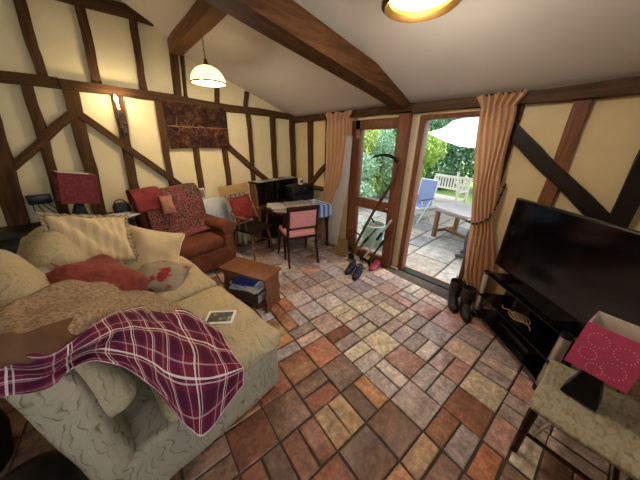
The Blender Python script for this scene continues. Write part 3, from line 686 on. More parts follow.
# seated person outside, mostly behind the right curtain
def person():
    J = {'pel': (4.36, .56, .44, .15, .12), 'belly': (4.36, .53, .62, .14, .11), 'chest': (4.36, .52, .84, .16, .11), 'neck': (4.36, .53, 1.02, .055, .055), 'head0': (4.36, .555, 1.12, .075, .085), 'head1': (4.36, .56, 1.20, .078, .095), 'head2': (4.36, .55, 1.27, .06, .07)}
    E_ = [('pel', 'belly'), ('belly', 'chest'), ('chest', 'neck'), ('neck', 'head0'), ('head0', 'head1'), ('head1', 'head2')]
    for s, sg in (('l', -1), ('r', 1)):
        x = 4.36
        J.update({'hip' + s: (x + sg * .10, .62, .43, .085, .085), 'knee' + s: (x + sg * .11, 1.02, .45, .06, .06), 'calf' + s: (x + sg * .11, 1.04, .25, .055, .055), 'ank' + s: (x + sg * .11, 1.03, .02, .038, .038),
                  'heel' + s: (x + sg * .11, 1.01, -.05, .04, .035), 'toe' + s: (x + sg * .12, 1.17, -.062, .035, .028),
                  'sh' + s: (x + sg * .18, .52, .92, .06, .06), 'elb' + s: (x + sg * .22, .72, .70, .042, .042), 'wr' + s: (x + sg * .16, .96, .76 if sg > 0 else .60, .028, .028), 'hand' + s: (x + sg * .14, 1.04, .765 if sg > 0 else .585, .034, .02)})
        E_ += [('pel', 'hip' + s), ('hip' + s, 'knee' + s), ('knee' + s, 'calf' + s), ('calf' + s, 'ank' + s), ('ank' + s, 'heel' + s), ('heel' + s, 'toe' + s), ('chest', 'sh' + s), ('sh' + s, 'elb' + s), ('elb' + s, 'wr' + s), ('wr' + s, 'hand' + s)]
        for f in range(5):
            dx = (-.028 + f * .014) if f < 4 else -sg * .035; z = J['hand' + s][2]; q = (J['hand' + s][0] + dx, 1.07 if f < 4 else 1.03, z)
            J['f%d' % f + s] = (q[0], q[1], z, .009, .009); J['g%d' % f + s] = (q[0] + dx * .3, q[1] + (.04 + .008 * (f in (1, 2)) if f < 4 else .03), z - .008, .008, .008); J['h%d' % f + s] = (q[0] + dx * .35, q[1] + (.07 if f < 4 else .045), z - .022, .007, .007)
            E_ += [('hand' + s, 'f%d' % f + s), ('f%d' % f + s, 'g%d' % f + s), ('g%d' % f + s, 'h%d' % f + s)]
    names = list(J); me = bpy.data.meshes.new('person'); ox = Vector((4.36, .6, GZ))
    me.from_pydata([Vector(J[n][:3]) - ox for n in names], [(names.index(a), names.index(b)) for a, b in E_], [])
    o = bpy.data.objects.new('person', me); C.collection.objects.link(o); o.location = ox - Vector((.17, .13, 0))
    md = o.modifiers.new('skin', 'SKIN'); md.use_smooth_shade = True
    for n, v in zip(names, me.skin_vertices[0].data): v.radius = J[n][3:5]; v.use_root = n == 'pel'
    o.modifiers.new('sub', 'SUBSURF').render_levels = 2; o.modifiers['sub'].levels = 2
    dg = bpy.context.evaluated_depsgraph_get(); m2 = bpy.data.meshes.new_from_object(o.evaluated_get(dg)); o.modifiers.clear(); o.data = m2; m2.name = 'person'
    for mm in (plain('skin', S(206, 158, 134), .6), plain('blue_jeans', S(52, 62, 92), .85), plain('dark_blue_top', S(60, 68, 96), .9), plain('dark_shoes', S(60, 52, 58), .6)): m2.materials.append(mm)
    for p in m2.polygons:
        c = p.center + ox; i = 0
        if c.y > .98 and c.z < .0 and c.z < .5: i = 3
        elif c.z < .55 and not (c.y > .93 and c.z > .545): i = 1
        elif c.z < .99 and c.y < .66: i = 2
        p.material_index = i
    m2.shade_smooth()
    tag(o, 'person in blue jeans sitting outside, half hidden by the right curtain', 'person')
    bm = B(); lathe(bm, [(0, .145), (.05, .135), (.085, .10), (.10, .04), (.098, -.03), (.085, -.06)], (0, -.06, 1.25 + .0), 20)
    for v in bm.verts: v.co.y = (v.co.y + .06) * 1.1 - .06
    obj('hair', bm, plain('brown_hair', S(74, 56, 42), .7), o)
    bm = B()
    for sx in (-1, 1): bmesh.ops.create_uvsphere(bm, u_segments=8, v_segments=6, radius=.012, matrix=Matrix.Translation((sx * .032, .052, 1.30)))
    obj('eyes', bm, plain('eye_dark', S(40, 34, 30), .3), o)
    bm = B(); bmesh.ops.create_cone(bm, segments=8, radius1=.016, radius2=.006, depth=.04, matrix=Matrix.Translation((0, .066, 1.275)) @ Matrix.Rotation(R(25), 4, 'X')); box(bm, (0, .052, 1.235), (.045, .014, .008), bev=.003)
    for sx in (-1, 1): box(bm, (sx * .082, -.05, 1.28), (.014, .035, .06), bev=.006)
    obj('face_features', bm, m2.materials[0], o)
person()

# ------------------------------------------------------------------ sofa
SX, SY, SR = .63, 1.03, R(5.74)
sofa = thing('sofa', 'long cream sofa with a loose floral cover and high back', 'sofa', (SX, SY, 0), SR)
L = 1.75
bm = softbox((.91, L - .03, .36), .04, 0, .012, 5, 3, c=(-.475, L / 2, .205)); obj('base_cover', bm, SOFAG, sofa, 180)
bm = B()
for k in range(2): softbox((.70, .86, .15), .06, .022, .010, 6, 11 + k, c=(-.345, .435 + k * .875, .435), bm=bm) if k == 0 else None
obj('seat_cushion', bm, SOFA, sofa, 180)
bm = softbox((.70, .85, .15), .06, .022, .010, 6, 15, c=(-.345, 1.31, .435)); obj('seat_cushion', bm, SOFA, sofa, 180)
bm = softbox((.15, L, .70), .06, 0, .012, 4, 21, c=(-.915, L / 2, .67), rot=rotm(y=-5)); obj('back_panel', bm, SOFAG, sofa, 180)
bc = []
def wedge(p): p.x *= 1 - .25 * (p.z / .55 + .5) * .8; return p
bm = softbox((.20, .84, .54), .09, 0, .016, 5, 31, c=(-.90, .46, .86), rot=rotm(y=-20), fn=lambda p: wedge(p) + Vector((-.03, 0, .10)) * max(-.25, p.y / .42)); b1 = obj('back_cushion', bm, SOFA, sofa, 180)
bm = softbox((.27, .72, .48), .12, 0, .02, 5, 33, c=(-.82, 1.255, .87), rot=rotm(y=-16), fn=wedge); b2 = obj('back_cushion', bm, SOFA, sofa, 180)
bm = B(); tube(bm, curve([(-.69, .90, .68), (-.73, .888, .77), (-.80, .884, .84), (-.80, .884, .94), (-.86, .90, 1.03)], 6), .008, 6); obj('piping', bm, PIPE, b2)
bm = B(); softbox((.80, .14, .30), .07, 0, .01, 5, 41, c=(-.45, L - .06, .55), bm=bm); obj('arm', bm, SOFAG, sofa, 180)

def P3(name, label, cat, mat, c, nrm, up, a, b, t_, seed, edge=None, emat=None, group=None, fold=0, amp=.012):
    """a cushion at c, facing nrm, its b side along up"""
    z = Vector(nrm).normalized(); y = Vector(up); y = (y - z * y.dot(z)).normalized(); x = y.cross(z)
    th = bpy.data.objects.new(name, None); th.empty_display_size = .1; C.collection.objects.link(th); tag(th, label, cat, group)
    M = Matrix.Identity(4)
    for i in range(3): M[i][0], M[i][1], M[i][2], M[i][3] = x[i], y[i], z[i], c[i]
    th.matrix_world = M
    obj('cover', pillow(a, b, t_, amp, seed, fold=fold), mat, th, 180)
    if edge == 'piping':
        bm = B(); tube(bm, curve(pillow_edge(a, b, 6), 3, True), .007, 6, closed=True); obj('piping', bm, emat, th)
    if edge == 'ruffle':
        bm = B(); pts = [Vector(p) for p in curve(pillow_edge(a, b, 8), 10, True)]; n = len(pts); inn = []; out = []; out2 = []
        for k, p in enumerate(pts):
            d = p.normalized(); w_ = math.sin(k * 2 * PI / 7) * .005 + .003 * math.sin(k * 1.1)
            inn.append(bm.verts.new(p * .985)); out.append(bm.verts.new(p + d * .020 + Vector((0, 0, w_)))); out2.append(bm.verts.new(p + d * .032 + Vector((0, 0, w_ * 1.5))))
        for k in range(n):
            q = (k + 1) % n; bm.faces.new((inn[k], inn[q], out[q], out[k])); bm.faces.new((out[k], out[q], out2[q], out2[k]))
        bmesh.ops.solidify(bm, geom=bm.faces[:], thickness=.003); obj('ruffle', bm, emat, th, 180)
    if edge == 'fringe':
        bm = B()
        for sx in (-1, 1):
            for k in range(22): y_ = -b / 2 + b * (k + .5) / 22; tube(bm, [(sx * a * .49, y_, 0), (sx * (a * .49 + .025), y_ + random.uniform(-.006, .006), -.004), (sx * (a * .49 + .045), y_ + random.uniform(-.01, .01), -.02)], .0035, 4)
        obj('fringe', bm, emat, th)
    return th
P3('cushion', 'striped cream pillow with a ruffled edge on top of the sofa back', 'cushion', STRIPE, (-.14, 2.24, .99), (.42, -.72, .50), (.10, .5, .9), .45, .38, .18, 2, 'ruffle', FRINGE, fold=.035)
P3('cushion', 'big plain cream cushion with piping at the far end of the sofa', 'cushion', CREAM, (.16, 2.42, .72), (.16, -.78, .6), (.42, .42, .8), .50, .50, .20, 5, 'piping', FRINGE, fold=.022, amp=.018)
P3('cushion', 'grey cushion printed with red flowers lying on the far seat', 'cushion', FLOWER, (.18, 2.18, .59), (.12, -.42, .9), (.5, .8, .2), .40, .36, .13, 8)
P3('cushion', 'rust red woollen cushion showing behind the brown fleece', 'cushion', RUST, (-.20, 1.66, .90), (.05, -.22, .97), (-.4, .8, .3), .44, .40, .26, 12, fold=.02, amp=.02)
P3('cushion', 'small rust orange cushion on the near end of the sofa back', 'cushion', RUST, (-.44, 1.33, 1.03), (.1, -.15, .95), (-.3, .9, .1), .24, .22, .08, 14)
BROWN = [[[-0.356, 1.189, 1.13], [-0.307, 1.256, 1.1], [-0.245, 1.345, 1.06], [-0.161, 1.416, 1.0], [-0.036, 1.552, 0.86], [0.09, 1.605, 0.72], [0.177, 1.539, 0.6]],
[[-0.319, 0.993, 1.15], [-0.272, 1.024, 1.13], [-0.214, 1.083, 1.1], [-0.143, 1.19, 1.04], [-0.037, 1.37, 0.9], [0.074, 1.469, 0.76], [0.154, 1.476, 0.62]],
[[-0.307, 0.901, 1.14], [-0.261, 0.897, 1.12], [-0.207, 0.94, 1.1], [-0.137, 1.065, 1.04], [-0.042, 1.251, 0.9], [0.067, 1.379, 0.76], [0.134, 1.43, 0.63]],
[[-0.319, 0.891, 1.1], [-0.271, 0.878, 1.08], [-0.213, 0.891, 1.07], [-0.144, 1.011, 1.02], [-0.045, 1.194, 0.88], [0.057, 1.338, 0.75], [0.116, 1.399, 0.63]]]
BROWN = [[[p[0], p[1] + .02, p[2] + .012] for p in r] for r in BROWN]
for r in BROWN: r.insert(0, [r[0][0] - .16, r[0][1] + .03, r[0][2] - .05])
t = thing('fleece_throw', 'crumpled brown fleece throw draped over the sofa back', 'throw', (0, 0, 0))
obj('fleece', net_cloth(BROWN, 8, .02, .034, 5.5, 3), FLEECE, t, 180)
fold_ = [[[p[0], p[1] + .005, p[2] + .02] for p in BROWN[2][:5]], [[p[0], p[1] - .025, p[2] + .012] for p in BROWN[3][:5]], [[p[0], p[1] - .022, p[2] - .012] for p in BROWN[3][:5]]]
obj('suede_side', net_cloth(fold_, 8, .01, .024, 8, 5), SUEDE, t, 180, label='smooth brown underside')
PL = [[[-0.316, 0.916, 1.12], [-0.237, 0.877, 1.1], [-0.157, 0.971, 1.07], [-0.079, 1.181, 0.98], [0.025, 1.386, 0.82], [0.206, 1.494, 0.62], [0.311, 1.241, 0.57]],
[[-0.34, 0.945, 1.06], [-0.255, 0.905, 1.05], [-0.152, 0.935, 1.05], [-0.052, 1.07, 0.94], [0.059, 1.143, 0.77], [0.199, 1.157, 0.6], [0.304, 1.04, 0.55]],
[[-0.347, 0.93, 1.033], [-0.272, 0.93, 1.0], [-0.174, 1.0, 0.969], [-0.065, 1.02, 0.852], [0.028, 0.98, 0.693], [0.163, 0.95, 0.591], [0.315, 0.96, 0.511]],
[[-0.351, 0.91, 1.009], [-0.276, 0.91, 0.98], [-0.166, 0.97, 0.96], [-0.062, 0.96, 0.801], [0.017, 0.92, 0.526], [0.128, 0.91, 0.463], [0.303, 0.93, 0.487]],
[[-0.355, 0.91, 0.997], [-0.28, 0.91, 0.966], [-0.164, 0.96, 0.948], [-0.06, 0.94, 0.749], [0.012, 0.9, 0.418], [0.079, 0.89, 0.325], [0.294, 0.92, 0.451]]]
PL = [[[p[0], p[1] - .012, p[2]] for p in r] for r in PL]
for r in PL: r.insert(0, [r[0][0] - .12, r[0][1] + .01, r[0][2] - .01])
t = thing('plaid_blanket', 'maroon plaid blanket with white lines hanging over the near end', 'blanket', (0, 0, 0))
obj('plaid_cloth', net_cloth(PL, 9, .008, .022, 7, 9, 1), [PLAID, PLAIDIN], t, 180)
t = thing('photograph', 'black and white photograph with a cream border on the seat', 'photograph', (.37, 1.40, .535), R(-38))
bm = B(); box(bm, (0, 0, 0), (.19, .13, .004)); obj('card', bm, PAPER, t)
bm = B(); box(bm, (0, 0, .003), (.155, .095, .002)); a = N('photo_print'); a.l(a.ramp(a.noise(a.coord(), 22, 3), [(.45, S(24, 22, 20)), (.6, S(70, 64, 56)), (.72, S(190, 180, 160))]), a.b.inputs['Base Color']); obj('print', bm, a.m, t)

# ------------------------------------------------------------------ magazine stool
t = thing('magazine_stool', 'low wooden stool with solid scalloped ends holding magazines', 'stool', (.94, 2.11, 0), R(22.5))
bm = B(); box(bm, (0, 0, .405), (.29, .62, .022), bev=.006); obj('top', bm, RACKW, t)
def end_bm(y):
    pts = [(-.13, 0), (-.05, 0), (-.03, .03), (.03, .03), (.05, 0), (.13, 0)]
    for k in range(1, 12): z = .395 * k / 12; pts.append((.13 - .022 * abs(math.sin(k / 12 * PI * 2)), z))
    pts += [(.13, .395), (-.13, .395)]
    for k in range(11, 0, -1): z = .395 * k / 12; pts.append((-.13 + .022 * abs(math.sin(k / 12 * PI * 2)), z))
    return prism(B(), pts, y - .01, y + .01)
for y in (-.275, .275): obj('end_panel', end_bm(y), RACKW, t)
bm = B(); box(bm, (0, 0, .05), (.22, .53, .016), bev=.003); box(bm, (.1, 0, .11), (.014, .53, .1), bev=.003); obj('shelf', bm, RACKW, t)
RZ = R(22.5)
def loc_(p): return (.94 + math.cos(RZ) * p[0] - math.sin(RZ) * p[1], 2.11 + math.sin(RZ) * p[0] + math.cos(RZ) * p[1], p[2])
mags = [('blue magazine with a pale masthead on top of the stool pile', S(44, 74, 150), (-.02, .03, .262), 6), ('white magazine tucked under the blue one in the stool', S(206, 210, 220), (-.04, -.05, .235), -8), ('pale blue magazine low in the stool pile', S(150, 178, 214), (-.03, .06, .205), 12), ('dark magazine at the bottom of the stool pile', S(46, 42, 46), (0, 0, .175), 3), ('thick dark book at the base of the stool', S(60, 44, 34), (0, -.02, .11), 0)]
for k, (lb, c, p, rz) in enumerate(mags):
    hgt = .10 if k == 4 else .024
    m_ = thing('magazine' if k < 4 else 'book', lb, 'magazine' if k < 4 else 'book', loc_(p), RZ + R(rz), None)
    bm = B(); box(bm, (0, 0, 0), (.20, .27, hgt - .004)); obj('pages', bm, PAPER, m_)
    bm = B(); box(bm, (0, 0, hgt / 2 - .001), (.205, .275, .002)); box(bm, (0, 0, -hgt / 2 + .001), (.205, .275, .002)); box(bm, (-.1025, 0, 0), (.002, .275, hgt)); obj('cover', bm, plain('cover_%d' % k, c, .35, c2=tuple(min(1, x * 1.6 + .02) for x in c[:3]) + (1,), sc=14), m_)
bm = B(); tube(bm, [loc_((-.10, .2, .235)), loc_((-.10, -.16, .255))], .02); tag(obj('rolled_newspaper', bm, PAPER), 'rolled white newspaper in front of the stool magazines', 'newspaper')

# ------------------------------------------------------------------ armchair
AR = R(12); A0 = Vector((.66, 3.27, 0))
arm = thing('armchair', 'rust red upholstered armchair against the back wall', 'armchair', A0, AR)
bm = softbox((.92, .70, .28), .04, 0, .005, 6, 51, c=(0, 0, .20)); obj('base', bm, ARMCH, arm, 180)
bm = softbox((.60, .60, .16), .06, .02, .006, 6, 52, c=(0, -.06, .42)); obj('seat_cushion', bm, ARMCH, arm, 180)
bm = softbox((.82, .17, .74), .08, 0, .008, 5, 53, c=(0, .24, .71), rot=rotm(x=-8)); obj('backrest', bm, ARMCH, arm, 180)
for sx in (-1, 1):
    bm = softbox((.16, .68, .34), .05, 0, .004, 6, 54, c=(sx * .385, -.01, .36)); bm2 = B()
    prof = [(sx * .40 + .105 * math.cos(a), .585 + .085 * math.sin(a)) for a in [2 * PI * k / 20 for k in range(20)]]
    prism(bm, prof, -.35, .26); obj('arm', bm, ARMCH, arm, 50)
    bm = B(); lathe(bm, [(.03, 0), (.035, .06), (0, .06)], (sx * .38, -.29, .0), 10, True); obj('foot', bm, MAHOG, arm)
def aw(p): return (A0.x + math.cos(AR) * p[0] - math.sin(AR) * p[1], A0.y + math.sin(AR) * p[0] + math.cos(AR) * p[1], p[2])
rugnet = []
for (y, z) in ((.36, .90), (.345, 1.085), (.24, 1.108), (.165, 1.04), (.125, .86), (.095, .66), (.05, .545), (-.08, .53)):
    rugnet.append([aw((x, y, z + .02 * math.sin(x * 6))) for x in (-.34, -.17, 0, .17, .34)])
bm = net_cloth(rugnet, 6, .006, .008, 7, 4, uvscale=1.6); t = thing('kilim_throw', 'dark red patterned kilim throw hanging over the armchair back', 'throw', (0, 0, 0)); obj('kilim_cloth', bm, KILIM, t, 180)
bm = net_cloth([[aw((x, y, z)) for x in (-.42, -.28, -.12)] for (y, z) in ((.33, .96), (.345, 1.11), (.22, 1.135), (.135, 1.04), (.105, .90))], 6, .008, .01, 8, 6)
t = thing('folded_cloth', 'bright red folded cloth over the left corner of the armchair back', 'cloth', (0, 0, 0)); obj('cloth', bm, REDC, t, 180)
P3('cushion', 'pale pink cushion tucked on the armchair kilim', 'cushion', floral('pale_floral', S(158, 104, 90), S(196, 150, 126), 20), aw((-.12, .07, .94)), (.2, -.95, .25), (0, .2, 1), .15, .24, .07, 20)

# heater, little picture
t = thing('panel_heater', 'white panel heater on the wall behind the armchair', 'heater', (1.30, Y0 - .09, 0))
bm = B(); box(bm, (0, 0, .60), (.78, .06, .56), bev=.012)
for k in range(24): box(bm, (-.36 + k * .0313, -.033, .60), (.016, .012, .50), bev=.003)
obj('body', bm, WHITEP, t); bm = B(); box(bm, (-.3, 0, .17), (.04, .07, .34)); box(bm, (.3, 0, .17), (.04, .07, .34)); obj('feet', bm, WHITEP, t)
t = thing('picture_frame', 'small white framed picture standing on the panel heater', 'picture', (1.03, Y0 - .10, .885), R(6), None, (R(-12), 0))
bm = B(); box(bm, (0, 0, .075), (.12, .014, .15), bev=.004); obj('frame', bm, WHITEP, t); bm = B(); box(bm, (0, -.008, .075), (.09, .004, .115)); obj('print', bm, plain('sepia', S(150, 126, 100), .6, c2=S(90, 74, 60), sc=20), t)

# ------------------------------------------------------------------ elbow chair (wood)
t = thing('elbow_chair', 'wooden elbow chair with turned legs beside the bureau', 'chair', (1.55, 3.22, 0), R(-74))
bm = softbox((.46, .46, .04), .018, 0, .001, 5, 61, c=(0, 0, .44)); obj('seat', bm, BLACKW, t, 60)
for sx in (-1, 1):
    for sy in (-1, 1):
        bm = B(); tube(bm, [(sx * .16, sy * .16, .43), (sx * .18, sy * .18, .30), (sx * .195, sy * .19, .18), (sx * .22, sy * .21, 0)], [.014, .021, .016, .013], 8); obj('leg', bm, ELM, t)
bm = B(); tube(bm, [(-.19, -.19, .20), (.19, -.19, .20)], .01, 8); tube(bm, [(-.19, .19, .20), (.19, .19, .20)], .01, 8); tube(bm, [(0, -.19, .2), (0, .19, .2)], .01, 8); obj('stretcher', bm, ELM, t)
bm = B(); pts = curve([(.20, -.25, .66), (-.02, -.27, .67), (-.2, -.2, .68), (-.26, 0, .685), (-.2, .2, .68), (-.02, .27, .67), (.20, .25, .66)], 6); tube(bm, pts, .018, 8); obj('arm_bow', bm, ELM, t)
bm = B()
for y, x in ((-.24, .12), (-.25, -.04), (.24, .12), (.25, -.04)): tube(bm, [(x * .9, y * .84, .45), (x, y, .66)], .01, 8)
for y in (-.16, -.08, 0, .08, .16): tube(bm, [(-.19, y * .8, .45), (-.25, y, .68), (-.31, y * 1.15, .95)], .008, 7)
obj('spindles', bm, ELM, t)
bm = softbox((.03, .54, .14), .014, 0, .001, 5, 62, c=(-.325, 0, .985), rot=rotm(y=-14), fn=lambda p: Vector((p.x - .35 * p.y * p.y * -1, p.y, p.z))); obj('top_rail', bm, plain('pale_wood', S(176, 142, 98), .55, c2=S(156, 122, 80)), t, 60)
P3('cushion', 'red flowered cushion with a fringe leaning in the elbow chair', 'cushion', REDC2, (1.50, 3.36, .72), (.28, -.88, .34), (-.10, .28, 1), .42, .40, .12, 24, 'fringe', FRINGE)

# ------------------------------------------------------------------ bureau, table and things on them
t = thing('bureau', 'dark writing bureau with open pigeonholes against the back wall', 'bureau', (2.27, 3.61, 0)); t.scale = (.88, .52, .90)
bm = B()
for sx in (-1, 1): prism(bm, [(-.22, .06), (.22, .06), (.22, 1.15), (-.10, 1.15), (-.17, 1.08), (-.22, .92), (-.22, .06)][:6], sx * .50 - .012, sx * .50 + .012, 'x')
obj('side_panel', bm, OAKL, t)
bm = B(); box(bm, (0, .05, 1.155), (1.06, .36, .025), bev=.005); obj('top', bm, BLACKW, t)
bm = B(); box(bm, (0, .20, .6), (.98, .02, 1.08)); obj('back_panel', bm, BLACKW, t)
bm = B(); box(bm, (0, 0, .74), (.98, .42, .03)); obj('writing_surface', bm, BLACKW, t)
for k in range(2):
    dr = B(); box(dr, (-.245 + .49 * k, -.20, .42), (.46, .03, .56), bev=.006); d = obj('door', dr, BLACKW, t); kb = B(); lathe(kb, [(0, 0), (.012, 0), (.016, .012), (0, .022)], (0, 0, 0), 12); 
    for v in kb.verts: v.co = Vector((v.co.x + (-.06 if k == 0 else .06), -.215 - v.co.z, v.co.y + .45))
    obj('knob', kb, BRASS, d)
bm = B(); box(bm, (0, 0, .09), (.98, .40, .06)); obj('plinth', bm, BLACKW, t)
bm = B()
for x in (-.25, 0, .25): box(bm, (x, .08, .95), (.012, .22, .36))
box(bm, (0, .08, .95), (.96, .22, .012)); obj('pigeonholes', bm, BLACKW, t)
rp = random.Random(5)
def paper(loc, rz, s, lb, c=None, h=.004, name='paper_sheet', cat='paper', group=None):
    bm = B(); n = 6
    for i in range(n + 1):
        for j in range(n + 1): bm.verts.new(((i / n - .5) * s[0], (j / n - .5) * s[1], h * .5 * math.sin(i * 1.1 + rz) * math.sin(j * .9)))
    bm.verts.ensure_lookup_table()
    for i in range(n):
        for j in range(n): a = i * (n + 1) + j; bm.faces.new((bm.verts[a], bm.verts[a + n + 1], bm.verts[a + n + 2], bm.verts[a + 1]))
    bmesh.ops.solidify(bm, geom=bm.faces[:], thickness=-h if h > .006 else -.002)
    o = obj(name, bm, c or PAPER, None, 60); o.location = loc; o.rotation_euler = (0, 0, rz); return tag(o, lb, cat, group)
GP = 'loose papers on top of the bureau'
for k, (x, y) in enumerate(((1.95, 3.62), (2.12, 3.61), (2.26, 3.63), (2.42, 3.61), (2.56, 3.62))): paper((x, y, 1.056 + .004 * k), rp.uniform(-.3, .3), (.21, .29), 'loose pale paper lying on top of the dark bureau', plain('card_%d' % k, S(196 - 8 * k, 180, 150), .8) if k % 2 else PAPER, group=GP)
t = thing('dining_table', 'dark wooden table loaded with papers in front of the bureau', 'table', (2.22, 2.93, 0), R(-4))
bm = B(); box(bm, (0, 0, .725), (1.0, .62, .03), bev=.005); obj('tabletop', bm, MAHOG, t)
bm = B(); box(bm, (0, 0, .665), (.84, .52, .09), bev=.004); obj('apron', bm, MAHOG, t)
for sx in (-1, 1):
    for sy in (-1, 1):
        bm = B(); tube(bm, [(sx * .40, sy * .25, .70), (sx * .41, sy * .26, .4), (sx * .42, sy * .27, 0)], [.03, .026, .018], 8); obj('leg', bm, MAHOG, t)
cn = []
for (y, z) in ((.29, .749), (0, .749), (-.29, .749), (-.318, .742), (-.325, .66), (-.33, .56)): cn.append([(x, y, z + (.0 if z > .7 else .012 * math.sin(x * 30))) for x in (.10, .22, .34, .455, .472)])
cn = [[*r[:3], (r[3][0], r[3][1], r[3][2]), (.477, r[4][1], r[4][2] - .004)] + [(.485, r[4][1], min(r[4][2], .56))] for r in cn]
bm = net_cloth(cn, 4, .004, .003, 12, 3); th = thing('tablecloth', 'blue and white checked cloth over the right end of the table', 'tablecloth', (2.22, 2.93, 0), R(-4)); obj('cloth', bm, BLUECH, th, 180)
GP2 = 'papers spread over the dining table'
for k in range(9):
    x, y = [(1.85, 2.75), (1.95, 2.95), (2.08, 2.78), (2.15, 3.0), (2.25, 2.74), (2.0, 2.68), (1.86, 3.05), (2.3, 2.92), (1.83, 2.90)][k]
    paper((x, y, .748 + .004 * k), rp.uniform(-.7, .7), (.21, .29), 'pale sheet among the papers spread over the dining table', [PAPER, plain('print_%d' % k, S(226, 220, 220), .7, c2=S(150, 140, 150), sc=18)][k % 2], group=GP2)
t = thing('printer', 'black printer box standing at the back of the table', 'printer', (2.44, 3.15, .756), R(-4))
bm = B(); box(bm, (0, 0, .125), (.42, .24, .25), bev=.015); obj('body', bm, BLACKP, t); bm = B(); box(bm, (-.02, -.124, .12), (.30, .012, .05), bev=.004); obj('paper_slot', bm, BLACKM, t); bm = B(); box(bm, (.0, 0, .253), (.36, .2, .01), bev=.003); obj('lid', bm, BLACKM, t)
bm = B(); box(bm, (.03, -.124, .21), (.012, .006, .012)); obj('button', bm, CHROME, t)
t = thing('mug', 'cream mug with a dark mark on top of the printer', 'mug', (2.45, 3.13, 1.016))
bm = B(); lathe(bm, [(0, 0), (.04, 0), (.043, .005), (.043, .10), (.038, .10), (.037, .012), (0, .012)]); obj('body', bm, plain('glaze', S(216, 204, 180), .3), t); bm = B(); tube(bm, curve([(.042, 0, .085), (.075, 0, .075), (.075, 0, .035), (.042, 0, .02)], 5), .006, 7); obj('handle', bm, plain('glaze', S(216, 204, 180), .3), t)
bm = B(); lathe(bm, [(.0436, .03), (.0436, .07)], (0, 0, 0), 24); bmesh.ops.delete(bm, geom=[f for f in bm.faces if not (f.calc_center_median().y < -.03)], context='FACES'); obj('motif', bm, plain('brown_glaze', S(90, 50, 40), .4), t, label='dark brown motif')
t = thing('jar', 'small pale lidded jar on the near edge of the table', 'jar', (2.34, 2.66, .78), 0); bm = B(); lathe(bm, [(0, 0), (.03, 0), (.033, .05), (.02, .06), (0, .06)]); obj('body', bm, plain('glaze2', S(206, 196, 172), .4), t); bm = B(); lathe(bm, [(.022, .06), (.022, .072), (0, .075)]); obj('lid', bm, WHITEP, t)

# ------------------------------------------------------------------ dining chair with pink upholstery
t = thing('dining_chair', 'mahogany dining chair with pink damask back and seat', 'chair', (1.96, 2.60, 0), R(-18))
# local: back at -y, front at +y
for sx in (-1, 1):
    bm = B(); tube(bm, curve([(sx * .225, -.27, 0), (sx * .215, -.215, .22), (sx * .21, -.20, .46), (sx * .212, -.235, .70), (sx * .215, -.28, .885)], 5), [.016 + .006 * math.sin(PI * k / 20) for k in range(21)], 8); obj('leg', bm, MAHOG, t)
    bm = B(); tube(bm, curve([(sx * .235, .29, 0), (sx * .225, .24, .2), (sx * .22, .22, .44)], 5), [.014 + .001 * k for k in range(11)], 8); obj('leg', bm, MAHOG, t)
bm = B(); box(bm, (0, .01, .425), (.46, .44, .05), bev=.008); obj('seat_frame', bm, MAHOG, t)
bm = softbox((.45, .45, .07), .03, .015, .002, 5, 71, c=(0, .01, .465)); obj('seat_pad', bm, PINKD, t, 180)
bm = B(); box(bm, (0, -.270, .855), (.44, .028, .07), rotm(x=10), bev=.01); box(bm, (0, -.215, .57), (.42, .026, .04), rotm(x=8), bev=.008); obj('back_rail', bm, MAHOG, t)
bm = softbox((.38, .04, .25), .018, 0, .001, 5, 72, c=(0, -.243, .705), rot=rotm(x=10)); obj('back_pad', bm, PINKD, t, 180)

# ------------------------------------------------------------------ curtains
def curtain(name, label, x, prof, folds, mat, depth=.035, head=True, parent=None, seed=0):
    """prof: rows of (z, ymin, ymax)"""
    bm = B(); n = folds * 8; rows = []
    pr = curve([(z, a, b) for z, a, b in prof], 6)
    for (z, a, b) in pr:
        row = []
        for k in range(n + 1):
            u = k / n; wob = .12 * math.sin(u * 5 + z * 2.2 + seed); y = a + (b - a) * u; d = depth * (1 if b - a > .12 else .9)
            row.append(bm.verts.new((x - d * math.sin((u + wob * .15) * folds * 2 * PI) - .012 * nz((y * 3, z * 2, seed), 2), y + .006 * math.sin(z * 9 + u * 6), z + (.012 * math.sin(u * folds * 9) if z > 2.04 else 0))))
        rows.append(row)
    for a, b in zip(rows, rows[1:]):
        for k in range(n): bm.faces.new((a[k], a[k + 1], b[k + 1], b[k]))
    bmesh.ops.solidify(bm, geom=bm.faces[:], thickness=.003)
    return obj(name, bm, mat, parent, 180)
t = thing('curtain', 'apricot curtain gathered by a beaded tie right of the doorway', 'curtain', (0, 0, 0), 0, None)
curtain('drape', '', 2.675, [(2.055, .47, .84), (2.02, .49, .82), (1.965, .525, .79), (1.92, .515, .785), (1.7, .50, .75), (1.4, .48, .70), (1.2, .465, .665), (1.0, .44, .62), (.88, .40, .60), (.6, .33, .585), (.35, .31, .54), (.2, .32, .47), (.05, .33, .40)], 6, CURT, .036, True, t, 1)
bm = B(); pts = curve([(2.63, .645, .94), (2.625, .56, .93), (2.635, .475, 1.0), (2.70, .45, 1.15), (2.785, .445, 1.32)], 8); tube(bm, pts, .007, 6)
for p in pts[::3]: bmesh.ops.create_uvsphere(bm, u_segments=8, v_segments=6, radius=.014, matrix=Matrix.Translation(p))
obj('tie_back', bm, BLACKP, t)
t = thing('curtain', 'apricot curtain hanging left of the glazed side light', 'curtain', (0, 0, 0))
